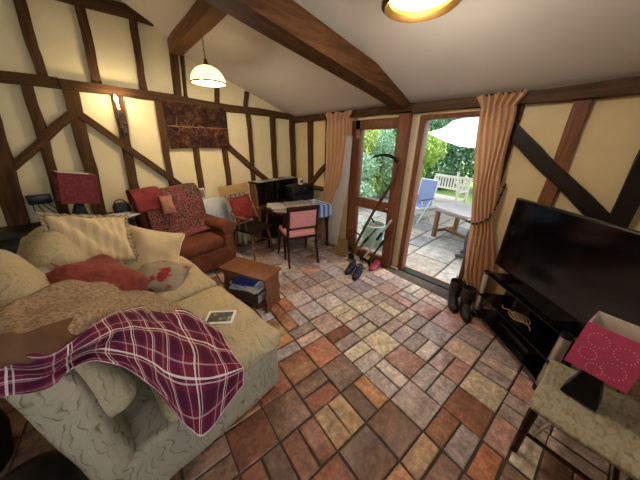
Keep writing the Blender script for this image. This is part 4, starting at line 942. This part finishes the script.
curtain('drape', '', 2.675, [(2.055, 2.28, 2.82), (2.02, 2.29, 2.80), (1.965, 2.34, 2.77), (1.92, 2.33, 2.77), (1.7, 2.32, 2.77), (1.4, 2.345, 2.775), (1.15, 2.40, 2.78), (.9, 2.50, 2.79), (.6, 2.60, 2.80), (.3, 2.66, 2.81), (.05, 2.70, 2.82)], 6, CURT, .034, True, t, 2)
t = thing('net_curtain', 'white net curtain falling beside the left apricot curtain', 'curtain', (0, 0, 0))
curtain('net', '', 2.665, [(1.75, 2.26, 2.33), (1.5, 2.25, 2.36), (1.2, 2.27, 2.42), (.9, 2.31, 2.54), (.6, 2.38, 2.66), (.3, 2.42, 2.74), (.04, 2.42, 2.80)], 6, NET, .03, False, t, 3)

# ------------------------------------------------------------------ tools and shoes by the side light
t = thing('scythe', 'old scythe with dark curved blade leaning in the side light', 'scythe', (0, 0, 0))
bm = B(); tube(bm, curve([(2.55, 2.06, .015), (2.60, 1.97, .30), (2.68, 1.80, .77), (2.70, 1.56, 1.24), (2.70, 1.53, 1.44)], 6), .019, 8); obj('snath', bm, OAKG, t)
bm = B(); tube(bm, [(2.61, 1.93, .40), (2.57, 2.06, .47), (2.55, 2.10, .45)], .012, 7); tube(bm, [(2.67, 1.83, .70), (2.62, 1.73, .66)], .012, 7); obj('grip', bm, OAK, t)
bl = curve([(2.69, 1.53, 1.45), (2.69, 1.62, 1.51), (2.69, 1.75, 1.525), (2.69, 1.86, 1.50), (2.69, 1.94, 1.465)], 6); bm = B(); n = len(bl); A1 = []; A2 = []
for k, p in enumerate(bl):
    wd = .04 * (1 - (k / (n - 1)) ** 2) + .004; A1.append(p + Vector((0, 0, wd / 2))); A2.append(p - Vector((0, 0, wd / 2)))
for sx in (-.003, .003):
    pass
va = [[bm.verts.new(p + Vector((d, 0, 0))) for p in q] for d in (-.004, .004) for q in (A1, A2)]
for k in range(n - 1):
    bm.faces.new((va[0][k], va[0][k + 1], va[1][k + 1], va[1][k])); bm.faces.new((va[2][k], va[3][k], va[3][k + 1], va[2][k + 1])); bm.faces.new((va[0][k], va[2][k], va[2][k + 1], va[0][k + 1])); bm.faces.new((va[1][k], va[1][k + 1], va[3][k + 1], va[3][k]))
obj('blade', bm, BLACKM, t)
def pole(name, label, p0, p1, mat, grip=None):
    t = thing(name, label, 'tool', (0, 0, 0)); p0, p1 = Vector(p0), Vector(p1)
    bm = B(); tube(bm, [p0, p1], .014, 8); obj('shaft', bm, mat, t)
    bm = B(); a, b = p0.lerp(p1, .55), p0.lerp(p1, .72); tube(bm, [a, b], .021, 8); obj('grip', bm, BLACKP, t)
    bm = B(); d = (p1 - p0).normalized(); box(bm, p0 + d * .04, (.03, .10, .08), bev=.006); obj('head', bm, BLACKM, t)
pole('garden_tool', 'pale handled garden tool with black grip leaning on the post', (2.56, 1.84, .03), (2.70, 1.52, .72), plain('pale_ash', S(206, 196, 180), .5))
pole('garden_tool', 'dark handled garden tool lowest against the red brown post', (2.54, 1.74, .03), (2.70, 1.49, .58), OAK)
pole('garden_tool', 'light wooden handle leaning behind the scythe grip', (2.50, 2.02, .03), (2.68, 1.72, .55), ELM)
def shoe_bm(Lh=.27, h=.10, wd=.095, boot=0):
    """shoe along +x, heel at 0"""
    bm = B(); N1 = 14; rings = []
    for i in range(N1 + 1):
        u = i / N1; x = u * Lh; w_ = wd / 2 * (.72 + .28 * math.sin(PI * (u * .9 + .05))) * (1 if u < .82 else math.sqrt(max(.02, 1 - ((u - .82) / .18) ** 2))) * (1 if u > .06 else .8)
        hh = h * (1 if u < .32 else 1 - .55 * min(1, (u - .32) / .4)) * (1 if u < .9 else .8)
        ring = []
        for k in range(10):
            a = PI * k / 9; ring.append(bm.verts.new((x, -w_ * math.cos(a), .012 + hh * math.sin(a) ** .7)))
        rings.append(ring)
    for a, b in zip(rings, rings[1:]):
        for k in range(9): bm.faces.new((a[k], a[k + 1], b[k + 1], b[k]))
        bm.faces.new((a[0], b[0], b[9], a[9]))
    bm.faces.new(rings[0]); bm.faces.new(rings[-1][::-1]); return bm
def sole_bm(Lh, wd):
    bm = B(); pts = []
    for i in range(24):
        a = 2 * PI * i / 24; c, s = math.cos(a), math.sin(a); pts.append((Lh / 2 + c * (Lh / 2 + .006), s * wd * (.46 + .05 * c)))
    return prism(bm, pts, 0, .02, 'z')
def shoe(name, label, loc, rz, mat, group=None, h=.10, Lh=.27, laces=True, smat=None):
    t = thing(name, label, 'shoe', loc, rz, group); obj('upper', shoe_bm(Lh, h), mat, t, 60); obj('sole', sole_bm(Lh, .1), smat or BLACKP, t)
    bm = B(); tube(bm, curve([(.02, 0, h + .012), (.05, .033, h + .010), (.10, .026, h + .0), (.12, 0, h - .012), (.10, -.026, h), (.05, -.033, h + .01)], 4, True), .008, 6, closed=True); obj('collar', bm, mat, t)
    if laces:
        bm = B()
        for k in range(4): x = .125 + k * .018; tube(bm, curve([(x, -.028, h * .80 - k * .009), (x + .004, 0, h * .98 - k * .010), (x, .028, h * .80 - k * .009)], 4), .0035, 5)
        obj('laces', bm, BLACKP, t)
    return t
shoe('shoe', 'dark navy lace shoe nearest the room in front of the tools', (2.36, 1.70, 0), R(200), NAVY, 'navy shoes', .11, .28)
shoe('shoe', 'dark navy lace shoe half behind its partner by the tools', (2.40, 1.84, 0), R(195), NAVY, 'navy shoes', .11, .28)
BEIGE = plain('beige_suede', S(176, 150, 112), .85); REDL = plain('red_leather', S(156, 40, 48), .55)
shoe('shoe', 'beige trainer lying under the leaning tools', (2.68, 1.80, 0), R(200), BEIGE, None, .09, .26)
shoe('shoe', 'red shoe beside the foot of the red brown post', (2.70, 1.63, 0), R(185), REDL, None, .075, .24, False)
t = thing('paper_bag', 'olive brown paper bag standing at the foot of the net curtain', 'bag', (2.55, 2.22, 0), R(20))
bm = B(); box(bm, (0, 0, .125), (.12, .17, .25), taper=(.35, .9)); bmesh.ops.subdivide_edges(bm, edges=bm.edges[:], cuts=4, use_grid_fill=True)
for v in bm.verts: v.co += Vector((nz(v.co, 14), nz(v.co, 14, 3), 0)) * .008
obj('body', bm, plain('kraft', S(126, 104, 62), .9, c2=S(100, 80, 46)), t); bm = B(); box(bm, (0, 0, .26), (.03, .15, .03), bev=.004); obj('rolled_top', bm, plain('kraft2', S(112, 92, 56), .9), t)

# boots beside the right curtain
def boot(label, loc, rz, group):
    t = thing('boot', label, 'boot', loc, rz, group); obj('foot', shoe_bm(.29, .12, .10), LEATH, t, 60); obj('sole', sole_bm(.29, .105), BLACKP, t)
    bm = B(); n = 18; prof = [(.052, .07), (.056, .13), (.062, .20), (.064, .27), (.060, .275), (.055, .2), (0, .19)]
    lathe(bm, prof, (.065, 0, 0), n); obj('shaft', bm, plain('brown_leather', S(50, 34, 28), .5), t)
    bm = B(); tube(bm, [(.0, 0, .26), (-.002, 0, .30)], .006, 6); tube(bm, curve([(.125, -.03, .14), (.135, 0, .15), (.125, .03, .14)], 3), .005, 5); tube(bm, curve([(.125, -.035, .19), (.137, 0, .20), (.125, .035, .19)], 3), .005, 5); obj('strap', bm, BLACKP, t)
    return t
boot('dark leather boot farther from the television, by the curtain', (2.66, .60, 0), R(205), 'pair of boots')
boot('dark leather boot nearer the television stand', (2.60, .46, 0), R(205), 'pair of boots')

# ------------------------------------------------------------------ television and its stand
D = Vector((-.70, -.714, 0)).normalized(); Q = Vector((D.y, -D.x, 0))  # along the front, and away from the room
if Q.x < 0: Q = -Q
TR = math.atan2(D.y, D.x)                                        # local -x runs to the right end, +y is away from the room
t = thing('television_stand', 'black glass corner stand on silver tubes under the television', 'stand', (2.53, .325, 0), TR)
WS, DS = .80, .34
def shelf(z, name):
    bm = B(); pts = [(-.03, -.03), (WS + .03, -.03), (WS - .06, DS), (.06, DS)]; prism(bm, pts, z, z + .012, 'z'); bmesh.ops.bevel(bm, geom=bm.edges[:], offset=.003, segments=1, affect='EDGES'); return obj(name, bm, SMOKE, t)
for z in (.075, .27, .505): shelf(z, 'shelf')
for x, y in ((0, 0), (WS, 0), (.09, DS - .04), (WS - .09, DS - .04)):
    bm = B(); tube(bm, [(x, y, .05), (x, y, .50)], .031, 16); pr_ = obj('post', bm, CHROME, t)
    bm = B(); tube(bm, [(x, y, .0), (x, y, .05)], .035, 16); tube(bm, [(x, y, .26), (x, y, .29)], .034, 16); tube(bm, [(x, y, .50), (x, y, .526)], .033, 16); obj('collar', bm, BLACKP, pr_)
bm = B(); box(bm, (WS / 2, DS - .01, .28), (.36, .02, .44), bev=.004); obj('back_plate', bm, BLACKP, t)
tv = thing('television', 'large black flat television across the corner', 'television', Vector((2.53, .325, .52)) + Q * .10, TR)
bm = B(); box(bm, (.50, .0, .385), (1.14, .035, .65), bev=.006); obj('casing', bm, BLACKP, tv)
bm = B(); box(bm, (.50, -.019, .39), (1.115, .004, .615)); obj('screen', bm, SCREEN, tv)
bm = B(); box(bm, (.50, -.02, .068), (1.13, .006, .006)); obj('lower_trim', bm, BLACKM, tv)
bm = B(); box(bm, (.45, .01, .035), (.10, .03, .07)); box(bm, (.45, .02, .008), (.46, .20, .014), bev=.004); obj('foot', bm, BLACKP, tv)
t = thing('cable_coil', 'tangle of pale cables lying on the middle stand shelf', 'cable', Vector((2.53, .325, .288)) + D * .36 + Q * .06, TR)
bm = B()
for k in range(3):
    pts = [(.07 * math.cos(a) * (1 + .15 * math.sin(3 * a + k)) + .02 * k,   .035 * math.sin(a) + .01 * k, .008 + .012 * k + .006 * math.sin(2 * a)) for a in [2 * PI * q / 24 for q in range(24)]]; tube(bm, pts, .004, 5, closed=True)
tube(bm, curve([(.07, 0, .02), (.12, .02, .01), (.17, -.01, .01)], 5), .004, 5); tube(bm, curve([(-.07, 0, .02), (-.11, -.03, .01), (-.15, .0, .01)], 5), .004, 5); obj('cable', bm, plain('pale_cable', S(176, 148, 104), .5), t)
t = thing('media_box', 'black media box on the lower shelf of the stand', 'box', Vector((2.53, .325, .088)) + D * .42 + Q * .14, TR); bm = B(); box(bm, (0, 0, .035), (.34, .20, .07), bev=.005); obj('body', bm, BLACKP, t); bm = B(); box(bm, (-.1, -.102, .035), (.08, .004, .02)); obj('display', bm, SMOKE, t)

# ------------------------------------------------------------------ rush stool and pink lamp
t = thing('rush_stool', 'low dark wooden stool with a woven rush seat', 'stool', (1.58, -.39, 0), R(-6))
def rush():
    def sag(p):
        ins = max(abs(p.x) / .245, abs(p.y) / .2); p.z += (-.016 * (1 - min(1, ins) ** 2) + .003 * math.sin(ins * 70)) * (1 if p.z > 0 else .3); return p
    return softbox((.49, .40, .05), .024, 0, .005, 7, 91, c=(0, 0, .378), fn=sag, seg=30)
RUSHM = N('rush_seat'); co = RUSHM.coord(); nn = RUSHM.noise(RUSHM.coord((9, 16, 9)), 3, 5); RUSHM.l(RUSHM.ramp(nn, [(.3, S(120, 106, 80)), (.45, S(154, 140, 110)), (.6, S(166, 160, 138)), (.75, S(140, 122, 90))]), RUSHM.b.inputs['Base Color']); RUSHM.b.inputs['Roughness'].default_value = .85; RUSHM.bump(nn, .6, .006)
obj('seat', rush(), RUSHM.m, t, 60)
for sx in (-1, 1):
    for sy in (-1, 1):
        bm = B(); tube(bm, [(sx * .222, sy * .172, .37), (sx * .222, sy * .172, .25), (sx * .215, sy * .165, 0)], [.022, .02, .016], 10); obj('leg', bm, MAHOG, t)
bm = B()
for sx in (-1, 1): tube(bm, [(sx * .22, -.17, .18), (sx * .22, .17, .18)], .011, 8)
for sy in (-1, 1): tube(bm, [(-.22, sy * .17, .14), (.22, sy * .17, .14)], .011, 8)
obj('rail', bm, MAHOG, t)
bm = B(); tube(bm, curve([(-.235, .10, .37), (-.25, .12, .30), (-.24, .13, .22)], 4), .008, 6); obj('loose_rush', bm, RUSHM.m, t)
def box_lamp(label, loc, rz, w0, w1, zb, hh, mat, base_h, d=1.0, tilt=None, dots=PINKD2):
    t = thing('table_lamp', label, 'lamp', loc, rz, None, tilt)
    bm = B(); box(bm, (0, 0, base_h / 2), (.14, .14, base_h), taper=(.16, .16), bev=.004); obj('base', bm, BLACKM, t)
    bm = B(); bo = []
    for (ww, z) in ((w0, zb), (w1, zb + hh)): bo.append([bm.verts.new((sx * ww / 2, sy * ww / 2 * d, z)) for sx, sy in ((-1, -1), (1, -1), (1, 1), (-1, 1))])
    ins = [[bm.verts.new((v.co.x * .97, v.co.y * .97, v.co.z)) for v in r] for r in bo]
    for k in range(4):
        q = (k + 1) % 4; f = bm.faces.new((bo[0][k], bo[0][q], bo[1][q], bo[1][k])); g_ = bm.faces.new((ins[0][q], ins[0][k], ins[1][k], ins[1][q])); g_.material_index = 1
        bm.faces.new((bo[1][k], bo[1][q], ins[1][q], ins[1][k])); bm.faces.new((bo[0][q], bo[0][k], ins[0][k], ins[0][q]))
    sh = obj('lamp_shade', bm, [mat, SHIN], t, 0)
    bm = B()
    for f in range(4):
        a = f * PI / 2; Rz = Matrix.Rotation(a, 3, 'Z')
        for (cx, cz, rr_) in ((-.045, .72, .035), (.05, .66, .035), (-.055, .38, .03), (.045, .28, .038), (-.01, .14, .028)):
            for k in range(16):
                b_ = 2 * PI * k / 16; u = cx * w0 / .24 + rr_ * math.cos(b_); vz = cz * hh + rr_ * math.sin(b_)
                if abs(u) > w1 * .47 or not .01 < vz < hh - .008: continue
                ww = w0 + (w1 - w0) * vz / hh; p = Rz @ Vector((u, -ww / 2 * (d if f % 2 == 0 else 1) - .0008, zb + vz)); box(bm, p, (.0035, .0025, .0035), Rz)
    tag(obj('pierced_dots', bm, dots, sh, 0), kind='stuff')
    bm = B(); tube(bm, [(0, 0, base_h - .02), (0, 0, zb + hh * .45)], .008, 8); tube(bm, [(-w1 * .45, 0, zb + hh * .5), (w1 * .45, 0, zb + hh * .5)], .003, 6); lathe(bm, [(0, 0), (.022, .01), (.028, .04), (.02, .07), (0, .08)], (0, 0, zb + hh * .42), 12); obj('bulb_fitting', bm, WHITEP, t)
    return t
box_lamp('pink pierced box shade lamp with black pyramid base on the rush stool', (1.635, -.35, .392), R(-12), .225, .215, .20, .25, PINKS, .26, .95, (0, R(6)))
# ------------------------------------------------------------------ left corner: chest, red lamp, papers, socket box
t = thing('side_chest', 'dark wooden chest behind the sofa under the red lamp', 'chest', (-.42, 3.47, 0))
bm = B(); box(bm, (0, 0, .42), (1.16, .42, .80), bev=.008); obj('body', bm, BLACKW, t); bm = B(); box(bm, (0, -.01, .845), (1.2, .46, .04), bev=.008); obj('top', bm, BLACKW, t)
for k in range(2):
    bm = B(); box(bm, (-.28 + .56 * k, -.215, .68), (.52, .02, .2), bev=.005); d = obj('drawer', bm, BLACKW, t); bm = B(); bmesh.ops.create_uvsphere(bm, u_segments=10, v_segments=8, radius=.016, matrix=Matrix.Translation((-.28 + .56 * k, -.235, .68))); obj('knob', bm, BRASS, d)
    bm = B(); box(bm, (-.28 + .56 * k, -.215, .30), (.52, .02, .5), bev=.005); obj('door', bm, BLACKW, t)
box_lamp('red pierced box shade lamp with black pyramid base on the dark chest', (-.255, 3.42, .882), R(12), .28, .27, .19, .29, REDS, .26, .95, (0, R(10)), plain('red_dots', S(196, 120, 116), .7))
t = thing('open_magazine', 'open pale magazine on the chest beside the red lamp', 'magazine', (-.0, 3.36, .868), R(25)); bm = B(); box(bm, (-.10, 0, .008), (.2, .28, .014), rotm(y=3)); box(bm, (.10, 0, .008), (.2, .28, .014), rotm(y=-3)); obj('pages', bm, PAPER, t); bm = B(); box(bm, (0, 0, .001), (.41, .285, .002)); obj('cover', bm, BLACKP, t)
t = thing('small_bag', 'small black bag on the right end of the chest', 'bag', (.10, 3.55, .866)); obj('body', softbox((.16, .12, .11), .03, .01, .006, 9, 81, c=(0, 0, .055)), LEATH, t, 180); bm = B(); tube(bm, curve([(-.07, 0, .09), (-.03, 0, .15), (.03, 0, .15), (.07, 0, .09)], 5), .006, 6); obj('strap', bm, BLACKP, t)
t = thing('socket_box', 'black multi socket box on the wall with hanging cables', 'socket', (-.515, Y0 - .02, 1.085)); bm = B(); box(bm, (0, 0, 0), (.17, .05, .095), bev=.008); obj('body', bm, BLACKP, t)
for k in range(4): bm = B(); x = -.06 + k * .035; tube(bm, curve([(x, -.02, -.045), (x + .02 * k, -.03, -.12), (x + .05 * k + .02, -.03, -.21)], 6), .005, 6); obj('cable', bm, BLACKP, t)
bm = B(); tube(bm, [(-.62, 3.42, .0), (-.72, 3.60, 1.25)], .012, 8); bm2 = bm; t = thing('walking_stick', 'thin brown walking stick leaning against the leaning oak post', 'stick', (0, 0, 0)); 
for v in bm.verts: v.co.x -= .42; v.co.y += .08
obj('shaft', bm, OAKL, t); bm = B(); tube(bm, curve([(-1.14, 3.68, 1.25), (-1.15, 3.685, 1.31), (-1.11, 3.66, 1.34), (-1.07, 3.62, 1.31)], 5), .013, 8); obj('handle', bm, OAKL, t)
t = thing('settle', 'dark high backed wooden settle in the left corner', 'settle', (-1.35, 3.42, 0)); bm = B(); box(bm, (0, .24, .62), (.6, .04, 1.2), bev=.006); obj('backrest', bm, OAK, t); bm = B(); box(bm, (0, 0, .42), (.6, .46, .04), bev=.006); obj('seat', bm, OAK, t)
for sx in (-1, 1): bm = B(); box(bm, (sx * .3, .02, .4), (.04, .48, .8), bev=.006); obj('side_panel', bm, OAK, t)
# wall hanging
t = thing('wall_hanging', 'dark brown pictorial hanging on the back wall below the rail', 'tapestry', (1.17, Y0 - .055, 0), 0)
def hanging():
    bm = B(); uv = bm.loops.layers.uv.new('UVMap'); n = 24; g = {}
    for i in range(n + 1):
        for j in range(n + 1):
            u, v = i / n, j / n; g[i, j] = bm.verts.new(((u - .5) * .77 + (.02 * (v - .5)), -.012 + .008 * math.sin(u * 17 + 2 * v), 1.565 + v * .53 + .012 * math.sin(u * 3.2)))
    for i in range(n):
        for j in range(n): bm.faces.new((g[i, j], g[i + 1, j], g[i + 1, j + 1], g[i, j + 1]))
    bmesh.ops.solidify(bm, geom=bm.faces[:], thickness=-.008); return bm
a = N('tapestry_weave'); co = a.coord(); v = a.n('ShaderNodeTexVoronoi', feature='DISTANCE_TO_EDGE'); v.inputs['Scale'].default_value = 8; v.inputs['Randomness'].default_value = 1; a.l(co, v.inputs[0])
n1 = a.noise(co, 7, 4, .6, 1); c = a.ramp(n1, [(.35, S(34, 16, 10)), (.5, S(64, 30, 16)), (.62, S(96, 52, 28)), (.74, S(142, 108, 72))]); n2 = a.noise(co, 26, 3)
e = a.math('MULTIPLY', a.ramp(v.outputs[0], [(.0, (1, 1, 1, 1)), (.05, (0, 0, 0, 1))]), a.ramp(a.noise(co, 4), [(.5, (0, 0, 0, 1)), (.6, (1, 1, 1, 1))]))
a.l(a.mix(a.math('MULTIPLY', e, .5), a.mix(a.math('MULTIPLY', a.ramp(n2, [(.58, (0, 0, 0, 1)), (.68, (1, 1, 1, 1))]), .35), c, S(168, 134, 96)), S(180, 150, 112)), a.b.inputs['Base Color']); a.b.inputs['Roughness'].default_value = .9
obj('cloth', hanging(), a.m, t, 60); bm = B(); tube(bm, [(-.38, -.0, 2.10), (.38, -.0, 2.11)], .012, 8); obj('rod', bm, OAK, t)
bm = B()
for k in range(40): box(bm, (-.37 + k * .019, -.018, 1.835 + .004 * math.sin(k)), (.019, .004, .005))
obj('pale_seam', bm, plain('seam_thread', S(170, 136, 96), .9), t, label='pale horizontal seam')
# black bin, dark bag at the lower left
t = thing('waste_bin', 'rounded black bin with a chrome badge beside the sofa back', 'bin', (-.50, 1.06, 0)); bm = B(); lathe(bm, [(0, 0), (.10, 0), (.115, .02), (.13, .40), (.12, .46), (.07, .50), (0, .51)]); obj('body', bm, BLACKP, t, 60)
bm = B(); box(bm, (.10, -.085, .40), (.04, .008, .02), rotm(z=50), bev=.003); obj('badge', bm, CHROME, t)
t = thing('log_basket', 'dark round basket on the floor behind the sofa', 'basket', (-.95, 1.75, 0)); bm = B(); lathe(bm, [(0, 0), (.19, 0), (.23, .18), (.22, .42), (.20, .42), (.2, .2), (0, .03)]); obj('body', bm, BLACKW, t, 60); bm = B(); tube(bm, curve([(-.21, 0, .40), (-.12, 0, .60), (.12, 0, .60), (.21, 0, .40)], 6), .012, 8); obj('handle', bm, OAK, t)

# ------------------------------------------------------------------ lamps
def plight(name, loc, e, c, r=.05, parent=None):
    d = bpy.data.lights.new(name, 'POINT'); d.energy = e; d.color = c; d.shadow_soft_size = r; o = bpy.data.objects.new(name, d); C.collection.objects.link(o); o.location = loc
    if parent: o.parent = parent
    return o
def dome(Rr, hh, th=.006, z=0): 
    pr_ = [(Rr * math.sin(a), z + hh * math.cos(a)) for a in [PI / 2 * k / 10 for k in range(11)]]; pr_[0] = (.012, z + hh)
    return pr_ + [(r_ - th if r_ > .02 else .01, zz - (th if r_ < Rr * .95 else 0)) for r_, zz in pr_[::-1]]
def chain(bm, p0, p1, n):
    p0, p1 = Vector(p0), Vector(p1); d = (p1 - p0) / n
    for k in range(n):
        c = p0 + d * (k + .5); pts = []
        for q in range(10):
            a = 2 * PI * q / 10; s = .007 * math.sin(a); h_ = d.length * .62 * math.cos(a); pts.append(c + (Vector((s, 0, h_)) if k % 2 else Vector((0, s, h_))))
        tube(bm, pts, .0022, 5, closed=True)
t = thing('pendant_lamp', 'lit cream glass pendant on a chain under the purlin', 'lamp', (1.05, 2.80, 2.20))
obj('glass_shade', lathe(B(), dome(.165, .15)), AMBER, t, 60)
bm = B(); pts = [(.166 * math.cos(2 * PI * k / 40), .166 * math.sin(2 * PI * k / 40), -.004) for k in range(40)]; tube(bm, pts, .007, 6, closed=True); obj('rim', bm, BRASS, t)
bm = B(); lathe(bm, [(0, .20), (.014, .20), (.02, .165), (.03, .15), (0, .148)], (0, 0, 0), 16); chain(bm, (0, 0, .20), (.0, 0, .50), 16); obj('chain', bm, BRASS, t)
bm = B(); tube(bm, curve([(0, 0, .50), (.02, 0, .515), (.02, 0, .48), (-.02, .0, .46), (-.02, 0, .51), (0, 0, .57)], 4), .006, 6); obj('hook', bm, BLACKM, t)
bm = B(); bmesh.ops.create_uvsphere(bm, u_segments=14, v_segments=10, radius=.028, matrix=Matrix.Translation((0, 0, .06))); obj('bulb', bm, BULB, t)
plight('pendant_light', (0, 0, -.03), 30, (1, .85, .64), .09, t)
t = thing('pendant_lamp', 'lit brass rimmed glass bowl lamp hanging near the viewer', 'lamp', (1.374, .769, 2.30))
obj('glass_shade', lathe(B(), dome(.168, .14), n=40), AMBERI, t, 60)
bm = B(); lathe(bm, [(.15, .004), (.172, -.022), (.190, -.008), (.190, .022), (.168, .028), (.15, .02), (.15, .004)], (0, 0, 0), 44); obj('rim', bm, BRASS, t)
bm = B(); lathe(bm, [(0, .26), (.04, .255), (.05, .235), (.012, .225), (.012, .15), (.03, .14), (0, .14)], (0, 0, 0), 16); obj('stem', bm, BRASS, t)
bm = B(); bmesh.ops.create_uvsphere(bm, u_segments=14, v_segments=10, radius=.03, matrix=Matrix.Translation((0, 0, .05))); obj('bulb', bm, BULB, t)
plight('pendant_light', (0, 0, -.05), 34, (1, .90, .76), .12, t)
t = thing('wall_lamp', 'small lit candle lamp on the oak stud under the rail', 'lamp', (.345, Y0 - .06, .04))
bm = B(); box(bm, (0, 0, 1.80), (.05, .02, .26), bev=.008); tube(bm, curve([(0, -.01, 1.88), (0, -.06, 1.86), (0, -.07, 1.93)], 5), .006, 7)
for k in range(5): bmesh.ops.create_uvsphere(bm, u_segments=8, v_segments=6, radius=.014, matrix=Matrix.Translation((.02 * (-1) ** k, -.02, 1.70 + .05 * k)))
obj('bracket', bm, plain('old_iron', S(96, 76, 56), .6, .3, c2=S(44, 34, 28), sc=40), t)
bm = B(); tube(bm, [(0, -.07, 1.93), (0, -.07, 2.0)], .012, 10); obj('candle_tube', bm, plain('candle_cream', S(226, 214, 186), .5), t)
bm = B(); lathe(bm, [(0, 0), (.012, .006), (.019, .028), (.012, .055), (0, .075)], (0, -.07, 2.0), 14); obj('bulb', bm, BULB, t)
plight('wall_lamp_light', (0, -.12, 2.03), 6, (1, .80, .50), .03, t)
